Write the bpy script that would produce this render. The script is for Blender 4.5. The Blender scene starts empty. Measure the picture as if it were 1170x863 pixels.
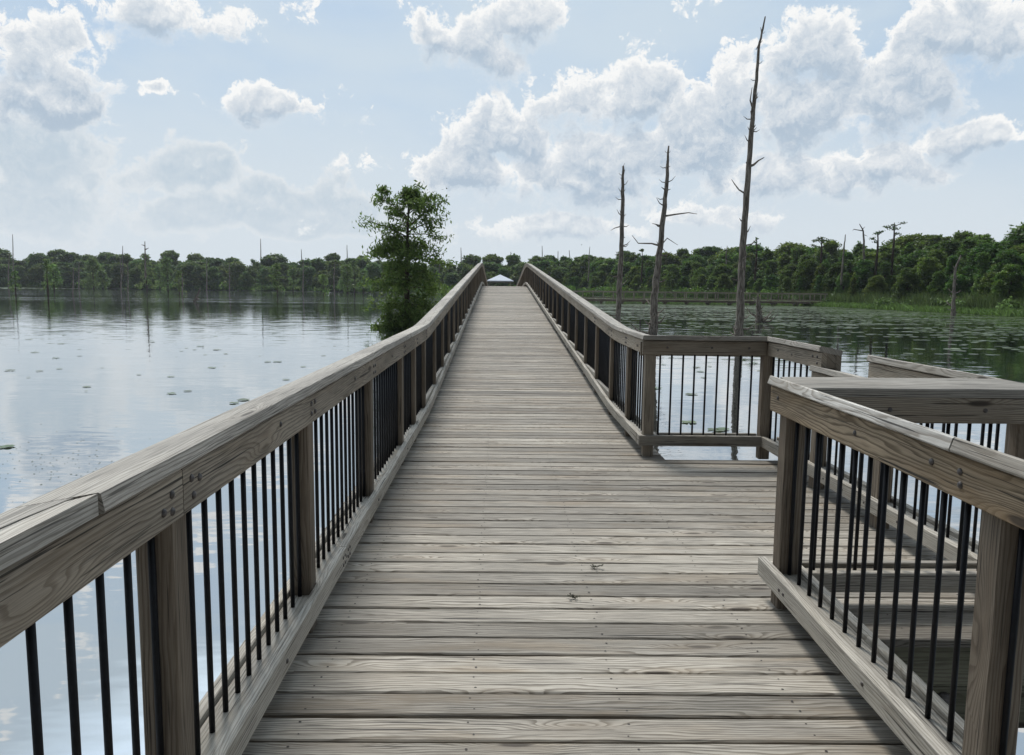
import bpy, math, random
import numpy as np
from mathutils import Vector, Matrix

random.seed(7)
RNG = np.random.default_rng(7)
SC = bpy.context.scene
COL = SC.collection
R = math.radians
WATER_Z = -0.65
CAM_H = 1.435

# ------------------------------------------------------------------ camera
F_PX, PITCH, YAW, ROLL = 878.6, R(6.651), R(1.055), R(0.623)
cy_, sy_ = math.cos(YAW), math.sin(YAW)
cp_, sp_ = math.cos(PITCH), math.sin(PITCH)
cr_, sr_ = math.cos(ROLL), math.sin(ROLL)
C_R = Vector((cy_, -sy_, 0)); C_F = Vector((sy_ * cp_, cy_ * cp_, -sp_)); C_U = Vector((sy_ * sp_, cy_ * sp_, cp_))
C_D = -C_U
C_R2 = cr_ * C_R - sr_ * C_D
C_D2 = sr_ * C_R + cr_ * C_D
cam_d = bpy.data.cameras.new('camera'); cam = bpy.data.objects.new('camera', cam_d); COL.objects.link(cam)
m = Matrix.Identity(4)
for i in range(3):
    m[i][0] = C_R2[i]; m[i][1] = -C_D2[i]; m[i][2] = -C_F[i]
m[0][3], m[1][3], m[2][3] = 0, 0, CAM_H
cam.matrix_world = m
cam_d.sensor_width = 36; cam_d.sensor_fit = 'HORIZONTAL'; cam_d.lens = 36 * F_PX / 1170
cam_d.clip_start = 0.05; cam_d.clip_end = 20000
SC.camera = cam


def ray(px, py):
    """world direction seen at a point of the photograph (used to survey where things stand)"""
    d = C_R2 * (px - 585) + C_D2 * (py - 431.5) + C_F * F_PX
    return d.normalized()


def on_z(px, py, z=WATER_Z):
    d = ray(px, py); t = (z - CAM_H) / d.z
    return Vector((d.x * t, d.y * t, z))


def at_y(px, py, Y):
    d = ray(px, py); t = Y / d.y
    return Vector((d.x * t, Y, CAM_H + d.z * t))


# ------------------------------------------------------------------ tagging helpers
def tag(o, label=None, cat=None, group=None, kind=None):
    if label: o['label'] = label
    if cat: o['category'] = cat
    if group: o['group'] = group
    if kind: o['kind'] = kind
    return o


def empty(name, loc=(0, 0, 0), rz=0.0):
    o = bpy.data.objects.new(name, None); COL.objects.link(o)
    o.location = loc; o.rotation_euler = (0, 0, rz); o.empty_display_size = 0.2
    return o


def copy_tree(o, parent=None):
    c = o.copy(); COL.objects.link(c)
    if parent: c.parent = parent
    for ch in list(o.children): copy_tree(ch, c)
    return c


# ------------------------------------------------------------------ mesh builder
class MB:
    def __init__(s):
        s.v = []; s.f = []; s.uv = []; s.tone = []; s.mi = []; s.sm = []

    def face(s, idx, uvs=None, tone=(1, .5), mi=0, smooth=False):
        s.f.append(idx); s.uv.append(uvs or [(0, 0)] * len(idx)); s.tone.append(tone); s.mi.append(mi); s.sm.append(smooth)

    def sweep(s, path, w, h, up=(0, 0, 1), tilt=0.0, ch=0.004, tone=None, jit=0.0, mit=(0, 0), mi=0, along=None):
        """a plank: chamfered rectangle (w across, h tall) swept along the centre line `path`"""
        up = Vector(up); path = [Vector(p) for p in path]
        if tone is None: tone = (random.uniform(.8, 1.12), random.random())
        a, b = w / 2, h / 2; c = min(ch, a * .45, b * .45)
        prof = [(-a + c, -b), (a - c, -b), (a, -b + c), (a, b - c), (a - c, b), (-a + c, b), (-a, b - c), (-a, -b + c)]
        per = [0.0]
        for i in range(8):
            p, q = prof[i], prof[(i + 1) % 8]; per.append(per[-1] + math.hypot(q[0] - p[0], q[1] - p[1]))
        u0, v0 = random.uniform(0, 60), random.uniform(0, 60)
        base = len(s.v); n = len(path); L = [0.0]
        for i in range(1, n): L.append(L[-1] + (path[i] - path[i - 1]).length)
        for i, p in enumerate(path):
            t = (path[min(i + 1, n - 1)] - path[max(i - 1, 0)]).normalized()
            if along is not None: t = Vector(along).normalized()
            side = t.cross(up).normalized(); u2 = side.cross(t).normalized()
            if tilt:
                ct, st = math.cos(tilt), math.sin(tilt); side, u2 = side * ct + u2 * st, u2 * ct - side * st
            j1, j2 = random.uniform(-jit, jit), random.uniform(-jit, jit)
            mk = mit[0] if i == 0 else (mit[1] if i == n - 1 else 0)
            for (x, y) in prof: s.v.append(tuple(p + side * (x + j1) + u2 * (y + j2) + t * (mk * x)))
        for i in range(n - 1):
            for k in range(8):
                k2 = (k + 1) % 8
                A, B, C, D = base + i * 8 + k, base + i * 8 + k2, base + (i + 1) * 8 + k2, base + (i + 1) * 8 + k
                uvs = [(u0 + L[i], v0 + per[k]), (u0 + L[i], v0 + per[k + 1]), (u0 + L[i + 1], v0 + per[k + 1]), (u0 + L[i + 1], v0 + per[k])]
                s.face([A, B, C, D], uvs, tone, mi)
        for e, rev in ((0, False), (n - 1, True)):
            idx = [base + e * 8 + k for k in range(8)]
            if not rev: idx = idx[::-1]
            uvs = [(u0 + 7 + prof[k % 8][0] * .3, v0 + prof[k % 8][1] + prof[k % 8][0]) for k in (range(8) if rev else range(7, -1, -1))]
            s.face(idx, uvs, (tone[0] * .8, min(1, tone[1] + .2)), mi)

    def tube(s, pts, rads, n=8, mi=0, tone=None, cap=True, rough=0.0):
        if tone is None: tone = (random.uniform(.85, 1.1), random.random())
        pts = [Vector(p) for p in pts]; base = len(s.v); m_ = len(pts); L = 0.0; Ls = []
        ref = Vector((0.31, 0.95, 0.05)).normalized()
        u0, v0 = random.uniform(0, 60), random.uniform(0, 60)
        for i, p in enumerate(pts):
            t = (pts[min(i + 1, m_ - 1)] - pts[max(i - 1, 0)]).normalized()
            if abs(t.dot(ref)) > .95: ref = Vector((1, 0, 0))
            sd = t.cross(ref).normalized(); u2 = sd.cross(t)
            if i: L += (p - pts[i - 1]).length
            Ls.append(L)
            for k in range(n):
                a = 2 * math.pi * k / n; r = rads[i] * (1 + random.uniform(-rough, rough))
                s.v.append(tuple(p + sd * (math.cos(a) * r) + u2 * (math.sin(a) * r)))
        for i in range(m_ - 1):
            for k in range(n):
                k2 = (k + 1) % n
                c0 = 2 * math.pi * max(rads[0], .01) / n
                s.face([base + i * n + k, base + i * n + k2, base + (i + 1) * n + k2, base + (i + 1) * n + k],
                       [(u0 + Ls[i], v0 + k * c0), (u0 + Ls[i], v0 + (k + 1) * c0), (u0 + Ls[i + 1], v0 + (k + 1) * c0), (u0 + Ls[i + 1], v0 + k * c0)], tone, mi, True)
        if cap:
            s.face([base + k for k in range(n)][::-1], None, tone, mi)
            s.face([base + (m_ - 1) * n + k for k in range(n)], None, tone, mi)

    def build(s, name, mats, parent=None):
        me = bpy.data.meshes.new(name)
        me.from_pydata(s.v, [], s.f)
        if not isinstance(mats, (list, tuple)): mats = [mats]
        for mt in mats: me.materials.append(mt)
        uvl = me.uv_layers.new(name='UVMap')
        flat = [c for u in s.uv for p in u for c in p]
        uvl.data.foreach_set('uv', flat)
        ca = me.color_attributes.new('tone', 'FLOAT_COLOR', 'CORNER')
        cols = []
        for f, t in zip(s.f, s.tone): cols.extend([t[0], t[1], 0.0, 1.0] * len(f))
        ca.data.foreach_set('color', cols)
        me.polygons.foreach_set('material_index', s.mi)
        me.polygons.foreach_set('use_smooth', s.sm)
        me.update()
        o = bpy.data.objects.new(name, me); COL.objects.link(o)
        if parent is not None: o.parent = parent
        return o


# ------------------------------------------------------------------ node helpers
def mat(name):
    m_ = bpy.data.materials.new(name); m_.use_nodes = True
    nt = m_.node_tree; b = nt.nodes.get('Principled BSDF')
    return m_, nt, b


class N:
    """small helper to write node graphs as expressions"""
    def __init__(s, nt): s.nt = nt

    def new(s, t, **kw):
        n = s.nt.nodes.new(t)
        for k, v in kw.items(): setattr(n, k, v)
        return n

    def put(s, sock, v):
        if isinstance(v, bpy.types.NodeSocket): s.nt.links.new(v, sock)
        elif v is not None: sock.default_value = v

    def math(s, op, a, b=None, c=None, clamp=False):
        n = s.new('ShaderNodeMath', operation=op, use_clamp=clamp)
        s.put(n.inputs[0], a); s.put(n.inputs[1], b)
        if c is not None: s.put(n.inputs[2], c)
        return n.outputs[0]

    def vmath(s, op, a, b=None):
        n = s.new('ShaderNodeVectorMath', operation=op)
        s.put(n.inputs[0], a); s.put(n.inputs[1], b)
        return n.outputs['Value'] if op in ('LENGTH', 'DOT_PRODUCT', 'DISTANCE') else n.outputs[0]

    def comb(s, x=0, y=0, z=0):
        n = s.new('ShaderNodeCombineXYZ')
        for i, v in enumerate((x, y, z)): s.put(n.inputs[i], v)
        return n.outputs[0]

    def sep(s, v):
        n = s.new('ShaderNodeSeparateXYZ'); s.put(n.inputs[0], v); return n.outputs

    def noise(s, vec, scale=5, detail=2, rough=.5, dist=0, dim='3D', lac=2.0):
        n = s.new('ShaderNodeTexNoise', noise_dimensions=dim)
        s.put(n.inputs['Vector'], vec); s.put(n.inputs['Scale'], scale); s.put(n.inputs['Detail'], detail)
        s.put(n.inputs['Roughness'], rough); s.put(n.inputs['Distortion'], dist); s.put(n.inputs['Lacunarity'], lac)
        return n.outputs

    def step(s, x, lo, hi, o0=0.0, o1=1.0, smooth=True):
        n = s.new('ShaderNodeMapRange', interpolation_type='SMOOTHSTEP' if smooth else 'LINEAR')
        s.put(n.inputs[0], x); s.put(n.inputs[1], lo); s.put(n.inputs[2], hi); s.put(n.inputs[3], o0); s.put(n.inputs[4], o1)
        return n.outputs[0]

    def mix(s, fac, a, b, blend='MIX'):
        n = s.new('ShaderNodeMix', data_type='RGBA', blend_type=blend)
        s.put(n.inputs[0], fac); s.put(n.inputs[6], a); s.put(n.inputs[7], b)
        return n.outputs[2]

    def bump(s, h, strength=.3, dist=.01, normal=None):
        n = s.new('ShaderNodeBump'); s.put(n.inputs['Strength'], strength); s.put(n.inputs['Distance'], dist); s.put(n.inputs['Height'], h)
        if normal is not None: s.put(n.inputs['Normal'], normal)
        return n.outputs[0]


def rgb(*c): return (c[0], c[1], c[2], 1.0)


# ------------------------------------------------------------------ wood
def wood(name, light, dark, tan, ring=62.0, contrast=.75, knots=.55, rough=.8, spec=.25, fibre=.35):
    m_, nt, b = mat(name); g = N(nt)
    uvn = g.new('ShaderNodeUVMap', uv_map='UVMap'); u, v, _ = g.sep(uvn.outputs[0])
    at = g.new('ShaderNodeAttribute', attribute_name='tone'); tr, tg, _ = g.sep(at.outputs['Vector'])
    # slow wandering of the grain and cathedral arches
    wv = g.comb(g.math('MULTIPLY', u, .9), g.math('MULTIPLY', v, 9.0))
    w1 = g.noise(wv, 1.0, 2, .5, 0, '2D')[0]
    wv2 = g.comb(g.math('MULTIPLY', u, 5.0), g.math('MULTIPLY', v, 26.0))
    w2 = g.noise(wv2, 1.0, 2, .5, 0, '2D')[0]
    # knots
    kv = g.comb(g.math('MULTIPLY', u, 1.5), g.math('MULTIPLY', v, 6.2))
    kn = g.new('ShaderNodeTexVoronoi', voronoi_dimensions='2D', feature='F1'); g.put(kn.inputs['Vector'], kv); g.put(kn.inputs['Scale'], 1.0); g.put(kn.inputs['Randomness'], 1.0)
    kd = kn.outputs['Distance']; kr, kg, _kb = g.sep(kn.outputs['Color'])
    has = g.math('LESS_THAN', kr, knots)
    kinf = g.math('MULTIPLY', has, g.math('EXPONENT', g.math('MULTIPLY', g.math('MULTIPLY', kd, kd), -22.0)))
    kcore = g.math('MULTIPLY', has, g.step(kd, .05, .11, 1.0, 0.0))
    kcore = g.math('MULTIPLY', kcore, g.step(kg, .1, .8))
    ph = g.math('ADD', g.math('MULTIPLY', v, ring), g.math('ADD', g.math('MULTIPLY', w1, 5.5), g.math('ADD', g.math('MULTIPLY', w2, 1.1), g.math('MULTIPLY', kinf, 4.5))))
    fr = g.math('FRACT', ph)
    late = g.math('MULTIPLY', g.step(fr, .35, .86), g.step(fr, .9, 1.0, 1.0, 0.0))
    # fine weathered fibres and blotches
    fb = g.noise(g.comb(g.math('MULTIPLY', u, 7.0), g.math('MULTIPLY', v, 520.0)), 1.0, 3, .6, 0, '2D')[0]
    fb2 = g.noise(g.comb(g.math('MULTIPLY', u, 2.2), g.math('MULTIPLY', v, 150.0)), 1.0, 2, .6, 0, '2D')[0]
    bl = g.noise(g.comb(g.math('MULTIPLY', u, 1.4), g.math('MULTIPLY', v, 7.0)), 1.0, 4, .6, .3, '2D')[0]
    crack = g.math('MULTIPLY', g.step(fb2, .655, .70), .75)
    ck = g.noise(g.comb(g.math('MULTIPLY', u, .9), g.math('MULTIPLY', v, 75.0)), 1.0, 2, .55, 0, '2D')[0]
    crack = g.math('MAXIMUM', crack, g.math('MULTIPLY', g.step(ck, .69, .715), .9))
    stn = g.noise(g.comb(g.math('MULTIPLY', u, .8), g.math('MULTIPLY', v, 3.0)), 1.0, 5, .65, .5, '2D')[0]
    tr = g.math('MULTIPLY', tr, g.step(stn, .30, .66, .74, 1.10))
    base = g.mix(g.math('MULTIPLY', late, contrast), light, dark)
    base = g.mix(g.math('MULTIPLY', g.step(bl, .42, .75), g.math('MULTIPLY_ADD', tg, .85, .08)), base, tan)
    base = g.mix(g.math('MULTIPLY', g.step(fb, .35, .75), fibre), base, g.mix(.5, dark, (.02, .02, .02, 1)))
    base = g.mix(crack, base, (.03, .027, .024, 1))
    base = g.mix(g.math('MULTIPLY', kinf, .35), base, tan)
    base = g.mix(g.math('MULTIPLY', kcore, .85), base, (.045, .035, .028, 1))
    vs = g.new('ShaderNodeHueSaturation'); g.put(vs.inputs['Value'], tr); g.put(vs.inputs['Color'], base)
    nt.links.new(vs.outputs[0], b.inputs['Base Color'])
    b.inputs['Roughness'].default_value = rough; b.inputs['Specular IOR Level'].default_value = spec
    h = g.math('ADD', g.math('MULTIPLY', late, .5), g.math('SUBTRACT', g.math('MULTIPLY', fb, -.5), crack))
    nt.links.new(g.bump(h, .45, .0016), b.inputs['Normal'])
    return m_


M_DECK = wood('weathered deck wood', rgb(.385, .354, .302), rgb(.122, .104, .08), rgb(.265, .215, .155), 62, .85, .6, .74, .3, .55)
M_RAIL = wood('weathered rail wood', rgb(.40, .35, .28), rgb(.15, .12, .09), rgb(.28, .22, .155), 92, .75, .5, .78, .25, .5)
M_BLEACH = wood('bleached cap wood', rgb(.50, .485, .45), rgb(.20, .175, .145), rgb(.34, .30, .24), 40, .75, .4, .7, .3, .35)
M_CURB = wood('pale curb wood', rgb(.46, .43, .375), rgb(.20, .178, .145), rgb(.33, .285, .215), 80, .65, .45, .74, .3, .5)  # paler than the cap, with the sunlit curb tops put into the base colour
M_BROWN = wood('brown rail wood', rgb(.37, .295, .205), rgb(.11, .08, .05), rgb(.27, .19, .11), 74, .85, .7, .8, .22, .45)
M_CAP = wood('bleached and sunlit cap wood', rgb(.43, .405, .36), rgb(.165, .148, .125), rgb(.29, .255, .205), 86, .7, .35, .74, .3, .55)  # lightened beyond its weathering, sunlight on the tops put into the colour
M_POST = wood('brown post wood', rgb(.215, .18, .14), rgb(.10, .078, .058), rgb(.17, .132, .095), 80, .7, .35, .8, .2, .3)
M_DARKWOOD = wood('damp beam wood', rgb(.24, .23, .17), rgb(.12, .11, .08), rgb(.17, .17, .11), 55, .6, .3, .8, .2, .3)
M_FARWOOD = wood('distant boardwalk wood', rgb(.30, .265, .22), rgb(.17, .145, .12), rgb(.22, .18, .14), 20, .5, .2, .85, .2, .2)


def plain(name, c, rough=.6, metal=0.0, spec=.4, var=.0, scale=20):
    m_, nt, b = mat(name); g = N(nt)
    if var:
        tc = g.new('ShaderNodeTexCoord'); n_ = g.noise(tc.outputs['Object'], scale, 4, .6)[0]
        k = g.step(n_, .3, .7, 1 - var, 1 + var)
        hv = g.new('ShaderNodeHueSaturation'); g.put(hv.inputs['Value'], k); g.put(hv.inputs['Color'], c)
        nt.links.new(hv.outputs[0], b.inputs['Base Color'])
    else:
        b.inputs['Base Color'].default_value = c
    b.inputs['Roughness'].default_value = rough; b.inputs['Metallic'].default_value = metal
    b.inputs['Specular IOR Level'].default_value = spec
    return m_


M_BAL = plain('black powder coated aluminium', rgb(.005, .006, .009), .5, 0, .25, .3, 60)
M_BOLT = plain('dull galvanised bolt', rgb(.10, .09, .085), .5, .6, .5, .35, 90)
M_SCREW = plain('rusted screw head', rgb(.03, .024, .02), .7)
M_ROOF = plain('pale metal roofing', rgb(.42, .47, .55), .6, 0, .2, .05, 3)


def bark(name, c1, c2, sc=1.0):
    m_, nt, b = mat(name); g = N(nt)
    tc = g.new('ShaderNodeTexCoord')
    mp = g.vmath('MULTIPLY', tc.outputs['Object'], (9 * sc, 9 * sc, 1.1 * sc))
    n1 = g.noise(mp, 2.0, 5, .65)[0]
    mp2 = g.vmath('MULTIPLY', tc.outputs['Object'], (1.5, 1.5, .7)); n2 = g.noise(mp2, 1.0, 3, .5)[0]
    c = g.mix(g.step(n1, .36, .64), c2, c1)
    c = g.mix(g.math('MULTIPLY', g.step(n2, .5, .75), .5), c, c2)
    nt.links.new(c, b.inputs['Base Color']); b.inputs['Roughness'].default_value = .9; b.inputs['Specular IOR Level'].default_value = .15
    nt.links.new(g.bump(n1, .7, .02), b.inputs['Normal'])
    return m_


M_SNAG = bark('bare grey snag wood', rgb(.25, .225, .195), rgb(.07, .06, .05))
M_BARK = bark('living bark', rgb(.085, .065, .05), rgb(.03, .023, .018))


def leafmat(name, c1, c2, trans=.35, hue=.02):
    m_, nt, b = mat(name); g = N(nt)
    at = g.new('ShaderNodeAttribute', attribute_name='tone'); tr, tg, _ = g.sep(at.outputs['Vector'])
    oi = g.new('ShaderNodeObjectInfo')
    c = g.mix(tg, c1, c2)
    hv = g.new('ShaderNodeHueSaturation')
    g.put(hv.inputs['Hue'], g.math('MULTIPLY_ADD', oi.outputs['Random'], hue * 2, .5 - hue))
    rv = g.math('FRACT', g.math('MULTIPLY', oi.outputs['Random'], 7.31))
    g.put(hv.inputs['Value'], g.math('MULTIPLY', tr, g.math('MULTIPLY_ADD', rv, .5, .75))); g.put(hv.inputs['Color'], c)
    col = hv.outputs[0]
    nt.links.new(col, b.inputs['Base Color']); b.inputs['Roughness'].default_value = .55; b.inputs['Specular IOR Level'].default_value = .3
    t = g.new('ShaderNodeBsdfTranslucent'); nt.links.new(col, t.inputs[0])
    mx = g.new('ShaderNodeMixShader'); mx.inputs[0].default_value = trans
    nt.links.new(b.outputs[0], mx.inputs[1]); nt.links.new(t.outputs[0], mx.inputs[2])
    out = [n for n in nt.nodes if n.type == 'OUTPUT_MATERIAL'][0]; nt.links.new(mx.outputs[0], out.inputs[0])
    return m_


M_CYP = leafmat('cypress foliage', rgb(.055, .10, .022), rgb(.115, .165, .04), .5, .008)
M_LEAF_L = leafmat('far shore foliage', rgb(.055, .115, .030), rgb(.13, .185, .05), .45, .022)
M_LEAF_R = leafmat('near wood foliage', rgb(.05, .11, .018), rgb(.13, .20, .035), .45, .025)
M_YOUNG = leafmat('young cypress foliage', rgb(.075, .14, .035), rgb(.14, .20, .06), .5, .01)
M_REED = leafmat('reed blades', rgb(.075, .125, .035), rgb(.12, .165, .055), .35, .0)
M_GRASS = leafmat('bank grass', rgb(.10, .18, .04), rgb(.14, .22, .06), .3, .0)

# ------------------------------------------------------------------ world: sky and clouds
SUN_AZ, SUN_EL = R(-12), R(56)


def build_world():
    w = bpy.data.worlds.new('World'); SC.world = w; w.use_nodes = True
    nt = w.node_tree; g = N(nt); bg = nt.nodes['Background']
    sky = g.new('ShaderNodeTexSky', sky_type='NISHITA', sun_disc=False)
    sky.sun_elevation = SUN_EL; sky.sun_rotation = SUN_AZ; sky.air_density = 1.0; sky.dust_density = 2.2; sky.ozone_density = 1.2
    tc = g.new('ShaderNodeTexCoord'); d = g.vmath('NORMALIZE', tc.outputs['Generated'])
    x, y, z = g.sep(d)
    az = g.math('ARCTAN2', x, y); el = g.math('ARCSINE', z)
    # clouds: billow field over the sky dome, gathered around cloud masses given by azimuth / elevation
    wn = g.noise(d, 9.0, 4, .55)[1]; wn = g.vmath('SUBTRACT', wn, (.5, .5, .5))
    wx, wy, _ = g.sep(wn)
    a2 = g.math('MULTIPLY_ADD', wx, .085, az); e2 = g.math('MULTIPLY_ADD', wy, .065, el)
    p = g.comb(a2, e2, 0)

    def field(lst, up=0.0):
        F = None
        for (cx, cy, rx, ry) in lst:
            q = ray(cx, cy); a0 = math.atan2(q.x, q.y); e0 = math.asin(q.z)
            n_ = g.new('ShaderNodeVectorMath', operation='MULTIPLY_ADD')
            kx, ky = 879 / rx, 879 / ry
            g.put(n_.inputs[0], p); n_.inputs[1].default_value = (kx, ky, 0); n_.inputs[2].default_value = (-a0 * kx, (up - e0) * ky, 0)
            k = g.vmath('LENGTH', n_.outputs[0])
            F = k if F is None else g.math('SMOOTH_MIN', F, k, .25)
        return g.math('SUBTRACT', 1.0, F)
    crisp = [(300, 120, 62, 32), (185, 104, 20, 9), (38, 55, 75, 60), (55, 105, 55, 35), (185, 18, 85, 32),
             (490, 52, 38, 34), (545, 55, 55, 38), (610, 20, 55, 30), (590, 160, 85, 55), (555, 205, 85, 38), (655, 118, 75, 42), (650, 210, 110, 42),
             (725, 110, 45, 35), (700, 180, 90, 42), (805, 160, 75, 55), (850, 115, 70, 52), (930, 62, 60, 48), (925, 125, 85, 52), (880, 205, 110, 32),
             (1005, 110, 62, 52), (1060, 70, 60, 62), (1110, 38, 60, 42), (1010, 190, 75, 32), (965, 212, 65, 22), (1095, 156, 60, 20), (1150, 150, 30, 15),
             (640, 262, 120, 20), (820, 245, 90, 20)]
    soft = [(60, 185, 80, 50), (50, 232, 90, 36), (215, 195, 60, 36), (210, 245, 75, 28), (340, 228, 70, 26), (405, 240, 60, 22), (330, 255, 200, 20)]
    wd = g.vmath('SUBTRACT', g.noise(d, 30.0, 4, .6)[1], (.5, .5, .5))
    dw = g.vmath('ADD', d, g.vmath('MULTIPLY', wd, (.035, .035, .03)))

    def puff(vec):
        v_ = g.new('ShaderNodeTexVoronoi', voronoi_dimensions='3D', feature='F1', normalize=True)
        g.put(v_.inputs['Vector'], vec); g.put(v_.inputs['Scale'], 17.0); g.put(v_.inputs['Detail'], 5.0); g.put(v_.inputs['Roughness'], .62); g.put(v_.inputs['Lacunarity'], 2.3)
        n_ = g.noise(vec, 11.0, 9, .66)[0]
        return g.math('ADD', g.math('MULTIPLY', g.math('SUBTRACT', .33, v_.outputs['Distance']), 1.9), g.math('MULTIPLY', g.math('SUBTRACT', n_, .5), 1.9))
    p1 = puff(dw); p2 = puff(g.vmath('ADD', dw, (-.003, .0, .008)))
    relief = g.math('SUBTRACT', p1, p2)      # the tops of the puffs catch the sun
    Fc = field(crisp); Fs = field(soft); Fu = field(crisp, .016)
    top = g.math('SUBTRACT', Fc, Fu)                       # > 0 on the upper flanks, < 0 underneath
    top = g.math('MINIMUM', g.math('MAXIMUM', top, -.5), .5)
    away = g.math('MULTIPLY', g.step(g.noise(d, 2.3, 3, .5)[0], .46, .66), g.step(y, .1, .55, .6, 0.0))
    Fc2 = g.math('MAXIMUM', Fc, g.math('SUBTRACT', away, .25))
    dc = g.math('MULTIPLY_ADD', p1, 1.4, g.math('SUBTRACT', Fc2, .10)); ds = g.math('MULTIPLY_ADD', p1, 1.1, Fs)
    soften = g.step(top, -.30, .15, .75, .22)
    ac = g.step(g.math('DIVIDE', dc, soften), .0, 1.0); a_s = g.math('MULTIPLY', g.step(ds, .0, .3), .8)
    bright = rgb(8.9, 8.95, 8.9); grey = rgb(4.3, 5.2, 6.2)
    thick = g.step(dc, .10, .62)
    lit = g.math('ADD', g.math('MULTIPLY', thick, .80), g.math('ADD', g.math('MULTIPLY', relief, -1.2), g.math('MULTIPLY', top, -.75)), None, True)
    ccol = g.mix(lit, bright, grey)
    thick2 = g.step(ds, .05, .6); lit2 = g.math('ADD', g.math('MULTIPLY', thick2, .85), g.math('MULTIPLY', relief, -.9), None, True)
    scol = g.mix(lit2, rgb(7.9, 8.1, 8.2), rgb(4.9, 5.8, 6.6))
    veil = g.math('MULTIPLY', g.step(g.noise(g.vmath('MULTIPLY', d, (1, 1, 2.2)), 2.6, 6, .55, .4)[0], .32, .62), .75)
    base = g.mix(.75, sky.outputs[0], rgb(4.5, 6.0, 7.6))
    base = g.mix(veil, base, rgb(6.0, 6.9, 7.6))
    hz = g.step(el, .0, .32, .9, 0.0)
    base = g.mix(hz, base, rgb(6.5, 7.15, 7.7))
    c = g.mix(a_s, base, scol); c = g.mix(ac, c, ccol)
    # the cloud masses fade into the pale air low down
    c = g.mix(g.step(el, -.01, .13, .85, 0.0), c, rgb(6.5, 7.15, 7.7))
    # bright haze around the sun, duller away from it
    sdv = (math.sin(SUN_AZ) * math.cos(SUN_EL), math.cos(SUN_AZ) * math.cos(SUN_EL), math.sin(SUN_EL))
    glow = g.step(g.vmath('DOT_PRODUCT', d, sdv), .84, 1.0, 1.0, 4.0, False)
    c = g.mix(1.0, c, g.comb(*[g.math('MULTIPLY', g.step(y, -.45, .45, .36, 1.0), glow)] * 3), 'MULTIPLY')
    nt.links.new(c, bg.inputs[0]); bg.inputs[1].default_value = 0.10


build_world()
sun_d = bpy.data.lights.new('sun', 'SUN'); sun = bpy.data.objects.new('sun', sun_d); COL.objects.link(sun)
sun_d.energy = 2.8; sun_d.angle = R(15); sun_d.color = (1.0, .95, .88)
sd = Vector((math.sin(SUN_AZ) * math.cos(SUN_EL), math.cos(SUN_AZ) * math.cos(SUN_EL), math.sin(SUN_EL)))
sun.rotation_euler = sd.to_track_quat('Z', 'Y').to_euler()
sun.location = (0, 20, 40)

# ------------------------------------------------------------------ water and land
def build_water():
    m_, nt, b = mat('lake water'); g = N(nt)
    tc = g.new('ShaderNodeTexCoord'); P = tc.outputs['Object']
    b.inputs['Base Color'].default_value = rgb(.016, .024, .021)
    b.inputs['Roughness'].default_value = .03; b.inputs['IOR'].default_value = 1.5; b.inputs['Specular IOR Level'].default_value = .5
    n1 = g.noise(g.vmath('MULTIPLY', P, (.35, .8, 1)), 1.0, 3, .5)[0]
    n2 = g.noise(g.vmath('MULTIPLY', P, (2.2, 5.0, 1)), 1.0, 2, .5)[0]
    h = g.math('ADD', g.math('MULTIPLY', n1, .012), g.math('MULTIPLY', n2, .0016))
    bn = g.bump(h, 1.0, 1.0)
    # cat's paws: long ruffled streaks between sheets of calm water
    st1 = g.noise(g.vmath('MULTIPLY', P, (.010, .085, 1)), 1.0, 5, .62, .3)[0]
    st0 = g.noise(g.vmath('MULTIPLY', P, (.0035, .016, 1)), 1.0, 4, .65, .4)[0]
    st2 = g.noise(g.vmath('MULTIPLY', P, (.05, .40, 1)), 1.0, 4, .6)[0]
    far = g.step(g.sep(P)[1], 12.0, 90.0, .22, 1.0)
    ruff = g.math('MULTIPLY', g.step(g.math('ADD', g.math('ADD', st1, g.math('MULTIPLY', g.math('SUBTRACT', st0, .5), 1.1)), g.math('MULTIPLY', g.math('SUBTRACT', st2, .5), .7)), .44, .58), far)
    nc = g.vmath('SUBTRACT', g.noise(g.vmath('MULTIPLY', P, (1.1, 4.5, 1)), 1.0, 3, .6)[1], (.5, .5, .5))
    nc = g.vmath('MULTIPLY', nc, g.comb(g.math('MULTIPLY_ADD', ruff, .05, .004), g.math('MULTIPLY_ADD', g.math('MULTIPLY', ruff, g.step(g.sep(P)[1], 90.0, 220.0, 1.0, 1.5)), .16, .010), 0.0))
    nn = g.vmath('NORMALIZE', g.vmath('ADD', bn, nc))
    gl = g.new('ShaderNodeBsdfGlossy'); gl.inputs['Color'].default_value = rgb(.92, .93, .93); nt.links.new(nn, gl.inputs['Normal'])
    nt.links.new(g.math('MULTIPLY_ADD', ruff, .05, .02), gl.inputs['Roughness'])
    mx = g.new('ShaderNodeMixShader'); mx.inputs[0].default_value = .68
    out = [n for n in nt.nodes if n.type == 'OUTPUT_MATERIAL'][0]
    nt.links.new(b.outputs[0], mx.inputs[1]); nt.links.new(gl.outputs[0], mx.inputs[2]); nt.links.new(mx.outputs[0], out.inputs[0])
    nt.links.new(nn, b.inputs['Normal'])
    nt.links.new(g.math('MULTIPLY_ADD', ruff, .05, .02), b.inputs['Roughness'])
    mb = MB(); s = 1400
    mb.v = [(-s, -200, WATER_Z), (s, -200, WATER_Z), (s, 1500, WATER_Z), (-s, 1500, WATER_Z)]
    mb.face([0, 1, 2, 3])
    o = mb.build('water', m_); tag(o, 'still pale lake water reflecting clouds around the boardwalk', 'lake', kind='structure')


build_water()

SHORE = [(47, -30), (47, 40), (46.5, 70), (44, 104), (40, 128), (31, 152), (17, 182), (0, 210), (-32, 243), (-90, 280), (-190, 318), (-330, 330), (-480, 270), (-600, 180)]


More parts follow.
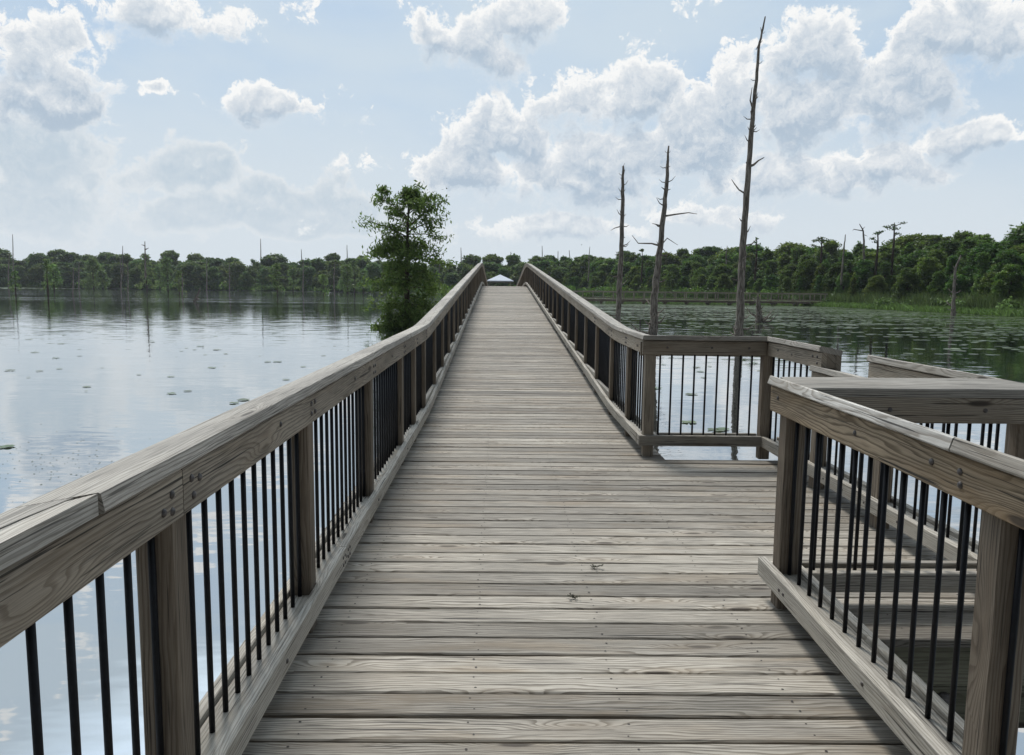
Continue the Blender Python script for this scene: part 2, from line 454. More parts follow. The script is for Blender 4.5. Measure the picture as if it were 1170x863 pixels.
def build_land():
    m_, nt, b = mat('bank soil and turf'); g = N(nt)
    tc = g.new('ShaderNodeTexCoord'); n_ = g.noise(tc.outputs['Object'], .6, 5, .6)[0]
    nt.links.new(g.mix(g.step(n_, .35, .65), rgb(.03, .05, .015), rgb(.065, .10, .03)), b.inputs['Base Color']); b.inputs['Roughness'].default_value = .95
    mb = MB(); rows = [(-.5, WATER_Z - .25), (1.2, WATER_Z + .12), (5, -.2), (20, .3), (80, 1.2), (400, 3.0)]
    n = len(SHORE)
    # outward normals of the shoreline
    nor = []
    for i in range(n):
        a = Vector(SHORE[max(i - 1, 0)]); c = Vector(SHORE[min(i + 1, n - 1)]); t = (c - a).normalized(); nor.append(Vector((t.y, -t.x)))
    sub = []
    for i in range(n - 1):
        for k in range(8):
            f = k / 8; p = Vector(SHORE[i]).lerp(Vector(SHORE[i + 1]), f); q = nor[i].lerp(nor[i + 1], f).normalized(); sub.append((p, q))
    sub.append((Vector(SHORE[-1]), nor[-1]))
    for (p, q) in sub:
        wob = random.uniform(-.8, .8)
        for r_, (o_, z_) in enumerate(rows):
            pp = p + q * (o_ + (wob if r_ < 3 else 0)); mb.v.append((pp.x, pp.y, z_))
    k = len(rows)
    for i in range(len(sub) - 1):
        for r_ in range(k - 1):
            mb.face([i * k + r_, i * k + r_ + 1, (i + 1) * k + r_ + 1, (i + 1) * k + r_], None, (1, .5), 0, True)
    o = mb.build('ground', m_); tag(o, 'low green bank of the lake running under the woods', 'ground', kind='structure')


build_land()

# ------------------------------------------------------------------ boardwalk
XL, XR, XB = -0.723, 1.218, 2.271       # inner faces of the curbs: bridge left, bridge right, bay right
Y1, Y2 = 6.472, 3.28                    # far and near railing planes of the bay
CREST = 36.0


def deck_z(y):
    s0, s1, a = 8.2, .0572, 3.0
    q = .35
    def up(t):
        if t < s0 - q: return 0.0
        if t < s0 + q: return s1 * (t - s0 + q) ** 2 / (4.0 * q)
        return s1 * (t - s0)
    d = abs(y - CREST); t = CREST - d
    top = s1 * (CREST - a - s0)
    if d < a: return top + s1 * (a * a - d * d) / (2 * a)
    return up(t)


def build_boardwalk():
    root = empty('boardwalk', (0, 0, 0))
    tag(root, 'weathered grey plank boardwalk arching up and over the lake', 'boardwalk')
    mb = MB(); y = -1.0; pitch = .1465; sk = -.0075
    ys = []
    while y < 68: ys.append(y); y += pitch
    tones = []
    for i, y in enumerate(ys):
        xl = XL - .21; xr = XR + .21 if not (Y2 - .26 < y < Y1 - .02) else XB + .24
        gap = random.choice([.010, .012, .014, .018]) ; w_ = pitch - gap
        r_ = random.random()
        t = (random.gauss(.97, .15), random.random())
        if r_ < .10: t = (1.22, .1)
        elif r_ > .9: t = (.74, .95)
        z = deck_z(y); slope = (deck_z(y + .05) - deck_z(y - .05)) / .1
        upv = Vector((0, -slope, 1)).normalized()
        nseg = 9 if y < 12 else 3
        ph = random.uniform(0, 6.28); amp = random.uniform(0, .0022)
        path = []
        for k in range(nseg + 1):
            x = xl + (xr - xl) * k / nseg
            path.append((x, y + sk * (x - .2) + amp * math.sin(x * 2.1 + ph), z - .019 + amp * .5 * math.cos(x * 1.7 + ph) + random.uniform(-.0012, .0008)))
        lift = random.uniform(-.0015, .0015)
        mb.sweep([(a, b, c + lift) for a, b, c in path], w_, .038, up=upv, ch=.005, tone=t)
        if y < 14:
            xs = [XL + .08, -.08, .44, 1.05] + ([1.75, 2.2] if Y2 - .2 < y < Y1 else [])
            for x in xs:
                for dy in (-.035, .033):
                    cx, cyy = x + random.uniform(-.012, .012), y + sk * (x - .2) + dy + random.uniform(-.006, .006)
                    r2 = random.uniform(.0036, .0054); b0 = len(mb.v)
                    for q in range(6): mb.v.append((cx + r2 * math.cos(q * 1.047), cyy + r2 * math.sin(q * 1.047), z + lift + .0014))
                    mb.face([b0 + q for q in range(6)], None, (1, .5), 1)
    mb.build('deck', [M_DECK, M_SCREW], root)
    # joists, rim beams and piles below
    st = MB()
    for x in (XL - .12, -.15, .55, XR + .12):
        yy = [-1.0 + k * 1.5 for k in range(47)]
        st.sweep([(x, q, deck_z(q) - .038 - .12 - .004) for q in yy], .075, .235, ch=.003)
    st.build('stringer', M_DARKWOOD, root)
    for zc, hh in ((-.145, .205), (-.345, .19)):
        q = MB(); q.sweep([(XR + .25, Y2 - .16, zc), (XB + .5, Y2 - .16, zc)], .045, hh, ch=.004, tone=(random.uniform(.8, 1), .6)); q.build('rim_beam', M_DARKWOOD, root)
    q = MB(); q.sweep([(XB + .17, Y2 - .13, -.16), (XB + .17, Y1 + .1, -.16)], .045, .235, ch=.004); q.build('rim_beam', M_DARKWOOD, root)
    q = MB(); q.sweep([(XR + .2, Y1 + .06, -.16), (XB + .1, Y1 + .06, -.16)], .045, .235, ch=.004); q.build('rim_beam', M_DARKWOOD, root)
    b = MB(); dome(b, (1.93, Y2 - .185, -.30), (0, -1, 0), .030, .022); b.build('bolt', M_BOLT, root)
    for yy in (.2, 4.8, 9.5, 14.2, 19, 23.8, 28.6, 33.4, 38.2, 43, 47.8, 52.6, 57.4, 62.2):
        for x in (XL - .05, XR + .05):
            q = MB(); q.tube([(x, yy, WATER_Z - .8), (x, yy, deck_z(yy) - .28)], [.13, .12], 12); q.build('pile', M_DARKWOOD, root)
    for (x, yy) in ((XB + .05, Y2 + .1), (XB + .05, Y1 - .1)):
        q = MB(); q.tube([(x, yy, WATER_Z - .8), (x, yy, -.28)], [.13, .12], 12); q.build('pile', M_DARKWOOD, root)


def dome(mb, c, n, r, h, seg=10, tone=(1, .5)):
    n = Vector(n).normalized(); a = n.orthogonal().normalized(); b = n.cross(a); c = Vector(c)
    rings = [(1.0, -.15), (1.0, .15), (.82, .6), (.45, .92)]; base = len(mb.v)
    for (k, t) in rings:
        for q in range(seg):
            an = 2 * math.pi * q / seg; mb.v.append(tuple(c + a * (r * k * math.cos(an)) + b * (r * k * math.sin(an)) + n * (h * t)))
    mb.v.append(tuple(c + n * h))
    for i in range(len(rings) - 1):
        for q in range(seg):
            q2 = (q + 1) % seg; mb.face([base + i * seg + q, base + i * seg + q2, base + (i + 1) * seg + q2, base + (i + 1) * seg + q], None, tone, 0, True)
    for q in range(seg): mb.face([base + 3 * seg + q, base + 3 * seg + (q + 1) % seg, base + 4 * seg], None, tone, 0, True)


build_boardwalk()

RAILS = 'wooden railings with black balusters'


class Rail:
    """post and rail with boards on both sides, running in a straight plan line from A in direction T; N points to the walking side"""
    def __init__(s, name, label, A, T, Nn, zf=lambda t: 0.0):
        s.A = Vector((A[0], A[1], 0)); s.T = Vector((T[0], T[1], 0)).normalized(); s.N = Vector((Nn[0], Nn[1], 0)).normalized(); s.zf = zf
        s.root = empty(name, s.p(0, 0, 0)); tag(s.root, label, 'railing', RAILS)
        s.inv = Matrix.Translation(-s.root.location)
        s.count = {}

    def p(s, t, n, z, abs_z=False):
        """t along, n towards the walking side (0 = inner face of curb), z above the deck"""
        q = s.A + s.T * t + s.N * n
        return Vector((q.x, q.y, z if abs_z else z + s.zf(t)))

    def out(s, mb, name, mt):
        o0 = s.root.location
        mb.v = [(v[0] - o0.x, v[1] - o0.y, v[2] - o0.z) for v in mb.v]
        return mb.build(name, mt, s.root)

    def steps(s, a, b, ds=.35):
        k = max(1, int(math.ceil(abs(b - a) / ds))); return [a + (b - a) * i / k for i in range(k + 1)]

    def board(s, name, a, b, n, zc, w, h, mt, tilt=0, tone=None, ds=.35, jit=.0009, ch=.004, mit=(0, 0)):
        mb = MB()
        pts = [s.p(t, n, zc) for t in s.steps(a, b, ds)]
        along = None
        mb.sweep(pts, w, h, tilt=tilt * s.tsign(), tone=tone, jit=jit, ch=ch, mit=mit)
        return s.out(mb, name, mt)

    def tsign(s):
        # side = T x up ; positive tilt lifts +side ; we want the walking side lifted
        side = s.T.cross(Vector((0, 0, 1))); return 1.0 if side.dot(s.N) > 0 else -1.0

    def post(s, t, z0=-.02, z1=.985, n=-.0845, tone=None, mt=None):
        mb = MB(); mb.sweep([s.p(t, n, z) + Vector((0, 0, 0)) for z in (z0, .2, .5, .8, z1)], .089, .089, up=tuple(s.N), jit=.0007, tone=tone, ch=.005)
        return s.out(mb, 'post', mt or M_POST)

    def cap(s, a, b, zt=1.05, tone=None, n0=-.010, w=.165, th=.041, mit=(0, 0), til=.19, mt=None):
        # inner top edge at zt; leans outward
        nc = n0 - w / 2 * math.cos(til); zc = zt - w / 2 * math.sin(til) - th / 2
        return s.board('cap_rail', a, b, nc, zc, w, th, mt or M_CAP, tilt=til, tone=tone, ch=.004, mit=mit)

    def boards(s, a, b, zt=1.05, tone=None, inner=True, outer=True, h=.116, mt=None):
        if inner: s.board('face_board', a, b, -.019 - .024, zt - .049 - h / 2, .038, h, mt or M_RAIL, tone=tone)
        if outer: s.board('face_board', a, b, -.149, zt - .068 - h / 2, .038, h, mt or M_RAIL, tone=tone)

    def curb(s, a, b, tone=None):
        s.board('curb_board', a, b, -.019, .142, .038, .09, M_CURB, tone=tone)
        s.board('curb_board', a, b, -.150, .142, .038, .09, M_CURB, tone=tone)

    def sill(s, a, b, z0=0.0, flat=False):
        mb = MB()
        if flat:
            za = s.zf((a + b) / 2); pts = [s.p(a, -.0845, .15) , s.p(b, -.0845, .15)]
            d = (pts[1].z - pts[0].z) * .5; mid = (pts[0].z + pts[1].z) / 2 + .034
            pts[0].z = mid - d * .1; pts[1].z = mid + d * .1
        else: pts = [s.p(t, -.0845, .15) for t in s.steps(a, b)]
        mb.sweep(pts, .086, .055 if flat else .03, jit=.0006, ch=.003)
        return s.out(mb, 'bottom_rail', M_CURB)

    def baluster_mesh(s, mb, t, zb=.16, zt=.95):
        mb.tube([s.p(t, -.0845, zb), s.p(t, -.0845, zt)], [.0083, .0083], 10, tone=(1, .5))

    def balusters(s, ts, zt=.95, most=100):
        for t in ts[:most]:
            mb = MB(); s.baluster_mesh(mb, t, zt=zt); s.out(mb, 'baluster', M_BAL)
        if len(ts) > most:
            mb = MB()
            for t in ts[most:]: s.baluster_mesh(mb, t, zt=zt)
            o = s.out(mb, 'balusters', M_BAL); o['kind'] = 'stuff'

    def bolt(s, t, z, side=1, r=.0105):
        mb = MB(); n = (-.0240 if side > 0 else -.168)
        dome(mb, s.p(t, n, z), s.N * side, r, .007); return s.out(mb, 'bolt', M_BOLT)

    def curb_bolt(s, t, z):
        mb = MB(); dome(mb, s.p(t, 0.0, z), s.N, .009, .005); return s.out(mb, 'bolt', M_BOLT)


def bays(posts, sp=.112, edge=.055, skip=()):
    out = []
    for a, b in zip(posts[:-1], posts[1:]):
        L = (b - a) - 2 * edge; n = max(1, int(round(L / sp)))
        out += [a + edge + L * k / n for k in range(n + 1)]
    return out


# ---- long railing on the open water side (camera keeps closer to this one)
L = Rail('railing', 'long railing with a split cap joint, on the open lake side of the boardwalk', (XL, 0), (0, 1), (1, 0), deck_z)
pl = [-1.0, .42, 1.81, 3.11, 4.63, 6.15, 7.1, 8.07] + [9.42 + 1.38 * k for k in range(40)]
pl = [q for q in pl if q < 64]
for q in pl: L.post(q, tone=(random.uniform(.85, 1.2), random.random()))
jointsL = [1.80, 6.15, 8.07] + [8.07 + 4.1 * k for k in range(1, 14)]
seg = [-1.2] + jointsL
for a, b in zip(seg[:-1], seg[1:]):
    tn = (1.0, .75) if a < 0 else None
    L.boards(a + .002, b - .002, tone=tn)
# cap: near boards with an opened butt joint and a long split
L.cap(1.407, 6.15, tone=(.98, .25)); L.cap(6.153, 8.06)
for a, b in zip(seg[3:-1], seg[4:]): L.cap(a + .002, b - .002, tone=(random.uniform(.98, 1.15), .2))


def split_cap():
    """the nearest cap board: a narrow inner board that stops short, and the outer board, a long crack between"""
    til = .19; zt = 1.05
    def P(t, n, dz=0.0): return L.p(t, n, zt + (n + .012) * math.tan(til) + dz)
    for poly, tone in (([(-1.2, -.012), (1.398, -.014), (1.372, -.062), (1.17, -.090), (.6, -.083), (-1.2, -.075)], (1.12, .45)),
                       ([(-1.2, -.079), (.6, -.087), (1.16, -.096), (1.28, -.088), (1.403, -.0615), (1.404, -.176), (-1.2, -.176)], (.98, .3))):
        mb = MB(); n = len(poly); u0, v0 = random.uniform(0, 40), random.uniform(0, 40)
        for dz in (0.0, -.041):
            for (t, q) in poly: mb.v.append(tuple(P(t, q, dz)))
        mb.face(list(range(n))[::-1] if False else list(range(n)), [(u0 + t, v0 + q) for t, q in poly], tone)
        mb.face([n + k for k in range(n)][::-1], [(u0 + t, v0 + q) for t, q in poly][::-1], tone)
        for k in range(n):
            k2 = (k + 1) % n
            mb.face([k, n + k, n + k2, k2], [(u0 + poly[k][0], v0 + 3), (u0 + poly[k][0], v0 + 3.041), (u0 + poly[k2][0], v0 + 3.041), (u0 + poly[k2][0], v0 + 3)], tone)
        o = L.out(mb, 'cap_rail', M_CAP)
        import bmesh
        bm = bmesh.new(); bm.from_mesh(o.data); bmesh.ops.recalc_face_normals(bm, faces=bm.faces); bm.to_mesh(o.data); bm.free()


split_cap()
cj = [-1.2, 3.6, 8.07] + [8.07 + 2.76 * k for k in range(1, 20)]
for a, b in zip(cj[:-1], cj[1:]): L.curb(a + .0015, b - .0015, tone=(random.uniform(1.0, 1.15), .25))
for a, b in zip(pl[:-1], pl[1:]): L.sill(a + .046, b - .046, flat=a > 8)
bl = sorted(bays(pl), key=lambda t: abs(t - 1.0)); bl = [t for t in bl if t > -.8]
L.balusters(bl)
for t, z in ((1.735, .955), (1.735, .915), (1.69, .925), (1.85, .965), (1.86, .92), (1.90, .955), (.95, .93), (2.62, .96), (3.06, .965), (3.12, .965), (3.06, .925), (3.12, .925),
             (4.0, .955), (4.60, .96), (4.66, .96), (4.60, .92), (4.66, .92), (5.4, .95), (6.10, .96), (6.19, .96), (6.10, .92), (6.19, .92), (7.08, .96), (7.12, .92), (8.02, .985), (8.02, .95), (8.02, .92)):
    L.bolt(t, z)
for t in (3.52, 3.56, 3.64, 3.68, 3.60):
    for z in ((.16, .125) if t != 3.60 else (.14,)): L.curb_bolt(t, z)
for t in (2.55, 4.6, 6.1): L.curb_bolt(t, .14)

# ---- railing over the arch on the other side
RB = Rail('railing', 'railing climbing the arched span on the side of the tall dead trees', (XR, 0), (0, 1), (-1, 0), deck_z)
pr = [Y1 + .083, 7.45, 8.6, 9.9] + [11.2 + 1.38 * k for k in range(40)]
pr = [q for q in pr if q < 64]
for q in pr[1:]: RB.post(q, tone=(random.uniform(.85, 1.15), random.random()))
RB.post(pr[0], tone=(.95, .1), mt=M_RAIL)
sg = [Y1 + .055, 8.3] + [8.5 + 4.1 * k for k in range(1, 14)]
for a, b in zip(sg[:-1], sg[1:]):
    first = a < Y1 + .1
    RB.boards(a + .002, b - .002, tone=(1.15, .1)); RB.cap(Y1 + .0935 if first else a + .002, b - .002, tone=(random.uniform(1.0, 1.15), .2), mit=(1, 0) if first else (0, 0))
cj = [Y1, 8.5] + [8.5 + 2.76 * k for k in range(1, 20)]
for a, b in zip(cj[:-1], cj[1:]): RB.curb(a + .0015, b - .0015, tone=(random.uniform(1.0, 1.1), .25))
for a, b in zip(pr[:-1], pr[1:]): RB.sill(a + .046, b - .046, flat=a > 8)
RB.balusters(bays(pr))
for t in (7.42, 7.48, 8.4, 8.6, 9.87, 9.93, 6.62):
    for z in (.965, .92): RB.bolt(t, z)

# ---- far side of the fishing bay, facing the camera
def corner_posts_skip(): pass


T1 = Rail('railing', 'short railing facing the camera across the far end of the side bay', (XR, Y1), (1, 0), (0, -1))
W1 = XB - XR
T1.cap(.0935, W1 + .0935, tone=(.85, .5), mit=(-1, -1)); T1.boards(.012, W1 + .012, tone=(.7, .6)); T1.curb(.0, W1, tone=(.62, .9)); T1.sill(.085, W1 - .085)  # darker tones put the backlit shade of this railing into its boards
T1.post(W1 + .045 - .001, n=-.0845, tone=(1.15, .6))
T1.balusters([.175 + (W1 - .26) * k / 8 for k in range(9)])
for t in (.22, .60, .92): T1.bolt(t, .945)

# ---- outer side of the bay with the lowered notch
BR = Rail('railing', 'railing with a lowered notch along the outer side of the side bay', (XB, 0), (0, 1), (-1, 0))
BR.cap(5.40, Y1 + .0935, tone=(1.05, .4), mit=(0, 1)); BR.boards(5.40, Y1 + .012, tone=(1.0, .1))
BR.cap(Y2 + .0745, 4.70, tone=(1.05, .35), mit=(-1, 0)); BR.boards(Y2 + .02, 4.70, tone=(1.1, .35))
BR.cap(4.56, 5.56, zt=.900, tone=(1.1, .35)); BR.boards(4.56, 5.56, zt=.900, tone=(.95, .1), h=.10)
mb = MB(); mb.sweep([BR.p(t, -.09, .945) for t in (5.402, 5.52)], .076, .11); BR.out(mb, 'blocking', M_RAIL)
mb = MB(); mb.sweep([BR.p(t, -.09, .945) for t in (4.58, 4.698)], .076, .11); BR.out(mb, 'blocking', M_RAIL)
pbr = [Y2 + .085, 4.56, 5.50, Y1 + .083]
for q in pbr[:-1]: BR.post(q, z1=.88 if q in (4.56, 5.5) else .985, tone=(1.25, .8))
BR.curb(Y2 + .04, Y1, tone=(1.05, .5))
for a, b in zip(pbr[:-1], pbr[1:]): BR.sill(a + .046, b - .046)
tb = bays(pbr); BR.balusters([t for t in tb if not 4.5 < t < 5.56]); BR.balusters([t for t in tb if 4.5 < t < 5.56], zt=.80)
for t, z in ((6.25, .95), (5.95, .94), (5.55, .965), (5.47, .965), (5.47, .92)): BR.bolt(t, z)
for t in (5.9, 5.55, 5.2, 4.9, 4.6, 4.2): BR.curb_bolt(t, .14)

# ---- near railing on the bay side, close to the camera
SK = Vector((.0164, 1, 0)).normalized()
NR = Rail('railing', 'brown grained railing ending at the mouth of the side bay, closest to the camera there', (1.18, 0), (SK.x, SK.y), (-SK.y, SK.x))
pn = [-.9, .47, 1.87, 3.37]
for q in pn: NR.post(q, tone=(1.1, .6))
NR.cap(2.02, 3.50, tone=(1.1, .6), til=.30, mt=M_BLEACH); NR.cap(-1.2, 2.016, tone=(.95, .9), til=.30); NR.boards(-1.2, 3.50, tone=(1.05, .85), mt=M_BROWN); NR.curb(-1.2, 3.49, tone=(1.1, .3))
for a, b in zip(pn[:-1], pn[1:]): NR.sill(a + .046, b - .046)
NR.balusters([t for t in bays(pn) if t > -.6])
for t, z in ((3.40, .955), (2.62, .945), (2.13, .955), (1.99, .96), (1.985, .925)): NR.bolt(t, z)
for t in (3.2, 3.15, 2.4, 1.9): NR.curb_bolt(t, .14)

# ---- near side of the bay, seen from outside over the water
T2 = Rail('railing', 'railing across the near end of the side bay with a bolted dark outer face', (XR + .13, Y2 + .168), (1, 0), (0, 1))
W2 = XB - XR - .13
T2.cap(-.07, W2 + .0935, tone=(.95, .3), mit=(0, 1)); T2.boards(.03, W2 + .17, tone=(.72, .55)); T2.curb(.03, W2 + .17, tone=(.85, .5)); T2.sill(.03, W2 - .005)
T2.balusters([.10 + (W2 - .16) * k / 8 for k in range(9)])
for t in (.36, .78): T2.bolt(t, .925, -1)

# ------------------------------------------------------------------ vegetation makers
def leaves_mesh(name, pts, size, mats, tone, flat=.0, droop=0.0, extra=None, aspect=1.6):
    """many small leaf faces; pts (n,3), size (n,), tone (n,2); extra = MB for wood kept in the same mesh"""
    n = len(pts); pts = np.asarray(pts, float); size = np.asarray(size, float)
    a = RNG.normal(size=(n, 3)); a[:, 2] = a[:, 2] * (1 - flat) - droop; a /= np.linalg.norm(a, axis=1)[:, None]
    r = RNG.normal(size=(n, 3)); b = np.cross(a, r); b /= np.linalg.norm(b, axis=1)[:, None]
    A = a * (size * aspect / 2)[:, None]; B = b * (size / 2)[:, None]
    k = RNG.uniform(.5, 1.0, (n, 1))
    V = np.stack([pts - A, pts + B * k - A * .1, pts + A, pts - B * k + A * .15], 1).reshape(-1, 3)
    me = bpy.data.meshes.new(name)
    ev = np.asarray(extra.v, float) if extra else np.zeros((0, 3)); ef = extra.f if extra else []
    me.vertices.add(len(V) + len(ev)); me.vertices.foreach_set('co', np.concatenate([V, ev]).ravel())
    loops = list(range(4 * n)); starts = list(range(0, 4 * n, 4)); tot = [4] * n; mi = [0] * n
    for f in ef:
        starts.append(len(loops)); tot.append(len(f)); loops.extend([i + 4 * n for i in f]); mi.append(1)
    me.loops.add(len(loops)); me.loops.foreach_set('vertex_index', loops)
    me.polygons.add(len(starts)); me.polygons.foreach_set('loop_start', starts); me.polygons.foreach_set('loop_total', tot)
    me.polygons.foreach_set('material_index', mi)
    for mt in (mats if isinstance(mats, (list, tuple)) else [mats]): me.materials.append(mt)
    ca = me.color_attributes.new('tone', 'FLOAT_COLOR', 'POINT')
    c = np.ones((len(V) + len(ev), 4)); tt = np.repeat(np.asarray(tone, float), 4, 0); c[:len(V), 0] = tt[:, 0]; c[:len(V), 1] = tt[:, 1]
    ca.data.foreach_set('color', c.ravel())
    me.update(calc_edges=True); me.validate()
    return me


def clump_points(centres, radii, per, shell=.2):
    P, T = [], []
    for c, r in zip(centres, radii):
        m_ = max(3, int(per * (r[0] * r[1] * r[2]) ** (2 / 3)))
        d = RNG.normal(size=(m_, 3)); d /= np.linalg.norm(d, axis=1)[:, None]
        rad = shell + (1 - shell) * RNG.random(m_); rad *= RNG.uniform(.7, 1.5, m_)
        P.append(np.asarray(c) + d * rad[:, None] * np.asarray(r))
        t = np.empty((m_, 2)); t[:, 0] = np.clip(RNG.normal(RNG.uniform(.82, 1.12), .24, m_), .4, 1.7); t[:, 1] = np.clip(RNG.normal(RNG.uniform(.05, .95), .2, m_), 0, 1); T.append(t)
    return np.concatenate(P), np.concatenate(T)


def broad_tree(h, w, n_cl, per, leaf, mats, seed, base=.12, cone=False):
    """rounded many-lobed crown on a short trunk; returns (crown mesh, trunk MB)"""
    rs = np.random.default_rng(seed); C, Rr = [], []
    for i in range(n_cl):
        t = rs.random(); zc = h * (base + .1 + (.86 - base) * t)
        env = w / 2 * math.sin(math.pi * min(1, (.18 + .82 * (t * .85 + .1)))) ** .7
        if cone: env = w * .42 * (1 - t * .96) ** .85
        a = rs.uniform(0, 6.283); rr = env * math.sqrt(rs.random()) * .85
        s = w * rs.uniform(.07, .17); C.append((rr * math.cos(a), rr * math.sin(a), zc)); Rr.append((s, s, s * rs.uniform(.6, .85)))
    for i in range(7):
        a = rs.uniform(0, 6.283); q = w * (.06 if cone else .22) * rs.random(); C.append((q * math.cos(a), q * math.sin(a), h * rs.uniform(.84, .97))); Rr.append((w * .07, w * .07, h * rs.uniform(.03, .07)))
    P, T = clump_points(C, Rr, per)
    P[:, 2] = np.clip(P[:, 2], .05, None)
    tr = MB(); tr.tube([(0, 0, -.6), (0.02 * h, 0, h * .3), (-.01 * h, .02 * h, h * .6), (0, 0, h * .85)], [h * .022, h * .017, h * .011, h * .004], 6)
    for i in range(0, min(len(C), 10)):
        c = Vector(C[i]); s0 = Vector((0, 0, max(h * .15, c.z - h * .22))); tr.tube([s0, s0.lerp(c, .55) + Vector((0, 0, h * .02)), c], [h * .008, h * .005, h * .002], 5)
    me = leaves_mesh('crown', P, RNG.uniform(.6, 1.3, len(P)) * leaf, mats, T, extra=None)
    return me, tr


def mesh_of(mb, name, mt):
    o = mb.build(name, mt); me = o.data; bpy.data.objects.remove(o); return me


def link(name, me, parent=None, loc=(0, 0, 0), rz=0, sc=1.0):
    o = bpy.data.objects.new(name, me); COL.objects.link(o)
    if parent: o.parent = parent
    o.location = loc; o.rotation_euler = (0, 0, rz); o.scale = (sc, sc, sc) if not isinstance(sc, tuple) else sc
    return o


def shore_point(s):
    """point and outward normal at arc length s along the shoreline"""
    acc = 0
    for a, b in zip(SHORE[:-1], SHORE[1:]):
        A, B = Vector(a), Vector(b); l = (B - A).length
        if acc + l >= s:
            t = (B - A).normalized(); return A + t * (s - acc), Vector((t.y, -t.x))
        acc += l
    return Vector(SHORE[-1]), Vector((1, 0))


# wood on the near bank: crowns one can tell apart
def near_wood():
    protos = []
    for k in range(6):
        h = 9.0; w = [4.6, 5.4, 4.0, 5.0, 4.2, 5.8][k]
        me, tr = broad_tree(h, w, [70, 84, 54, 76, 64, 90][k], 1250, .20, M_LEAF_R, 40 + k, cone=k in (2, 4))
        protos.append((me, mesh_of(tr, 'trunk', M_BARK)))
    lab = 'full green broadleaf tree in the dense wood behind the reed bank'
    acc = sum((Vector(b) - Vector(a)).length for a, b in zip(SHORE[:8][:-1], SHORE[:8][1:]))
    s = 62.0; i = 0
    rows = [(5.5, 4.6, .46), (9.5, 4.4, .66), (14, 4.3, .84), (20, 4.5, .98), (28, 4.7, 1.10)]
    for off, step_, hs in rows:
        s = 55.0 + random.uniform(0, 3)
        while s < acc + 10:
            p, q = shore_point(s); pp = p + q * (off + random.uniform(-1.5, 1.5))
            far = max(0, (s - 150) / 120); sc = hs * random.uniform(.86, 1.12) * (1 + .10 * far)
            if abs(pp.x) / max(pp.y, 1) < .95 and pp.y > 42:
                me, tm = protos[random.randrange(6)]
                root = empty('broadleaf_tree', (pp.x, pp.y, -.3), random.uniform(0, 6.28)); wd_ = random.uniform(.95, 1.35) + (.35 if off > 12 else 0); root.scale = (sc * wd_, sc * wd_ * random.uniform(.9, 1.1), sc)
                tag(root, lab, 'tree', 'trees of the wood behind the reed bank')
                link('crown', me, root); link('trunk', tm, root); i += 1
            s += step_ * random.uniform(.8, 1.25)
    return i


n_near = near_wood()


def far_wood():
    protos = []
    for k in range(5):
        h = 14.0; w = [10.5, 13, 9.5, 12, 14][k]
        me, tr = broad_tree(h, w, [64, 78, 52, 66, 84][k], 260, .62, [M_LEAF_L, M_BARK], 80 + k, base=.1, cone=k in (1, 3))
        # crown and trunk in one small mesh: these stand hundreds of metres away
        P = None
        protos.append((me, mesh_of(tr, 'trunk', M_BARK)))
    acc0 = sum((Vector(b) - Vector(a)).length for a, b in zip(SHORE[:8][:-1], SHORE[:8][1:]))
    acc1 = sum((Vector(b) - Vector(a)).length for a, b in zip(SHORE[:-1], SHORE[1:]))
    n = 0
    for off, step_, hs in ((5, 7.0, .66), (14, 7.6, .86), (27, 9.4, 1.02)):
        s = acc0 - 5 + random.uniform(0, 4)
        while s < acc1 - 120 and n < 125:
            p, q = shore_point(s); pp = p + q * (off + random.uniform(-2, 2))
            if abs(pp.x) / max(pp.y, 1) < .76:
                sc = hs * random.uniform(.8, 1.2) * min(1.0, .74 + (s - acc0) / 900)
                me, tm = protos[random.randrange(5)]
                root = empty('broadleaf_tree', (pp.x, pp.y, -.4), random.uniform(0, 6.28)); wd_ = random.uniform(1.05, 1.6); root.scale = (sc * wd_, sc * wd_ * random.uniform(.9, 1.1), sc)
                tag(root, 'hazy rounded tree in the unbroken wood along the distant shore', 'tree', 'trees of the wood along the distant shore')
                link('crown', me, root); link('trunk', tm, root); n += 1
            s += step_ * random.uniform(.8, 1.25)
    return n


n_far = far_wood()
print('trees', n_near, n_far, flush=True)

# undergrowth that closes the foot of the woods
def undergrowth():
    P, T = [], []
    acc1 = sum((Vector(b) - Vector(a)).length for a, b in zip(SHORE[:-1], SHORE[1:]))
    s = 150.0
    while s < acc1 - 150:
        p, q = shore_point(s); d = math.hypot(p.x, p.y); k = d / 120
        pp = p + q * random.uniform(1.5, 7)
        c = [(pp.x, pp.y, random.uniform(-.2, 1.2))]; r = (1.6 * k ** .5, 1.6 * k ** .5, random.uniform(.8, 1.5))
        a, b = clump_points(c, [r], 34); P.append(a); T.append(b)
        s += 1.1 * k ** .5
    P = np.concatenate(P); T = np.concatenate(T); D = np.hypot(P[:, 0], P[:, 1])
    me = leaves_mesh('undergrowth', P, RNG.uniform(.6, 1.3, len(P)) * D * .0022, M_LEAF_R, T * np.array([1.05, 1]))
    tag(link('undergrowth', me), 'low green scrub closing the foot of the woods along the shore', 'undergrowth', kind='stuff')


undergrowth()


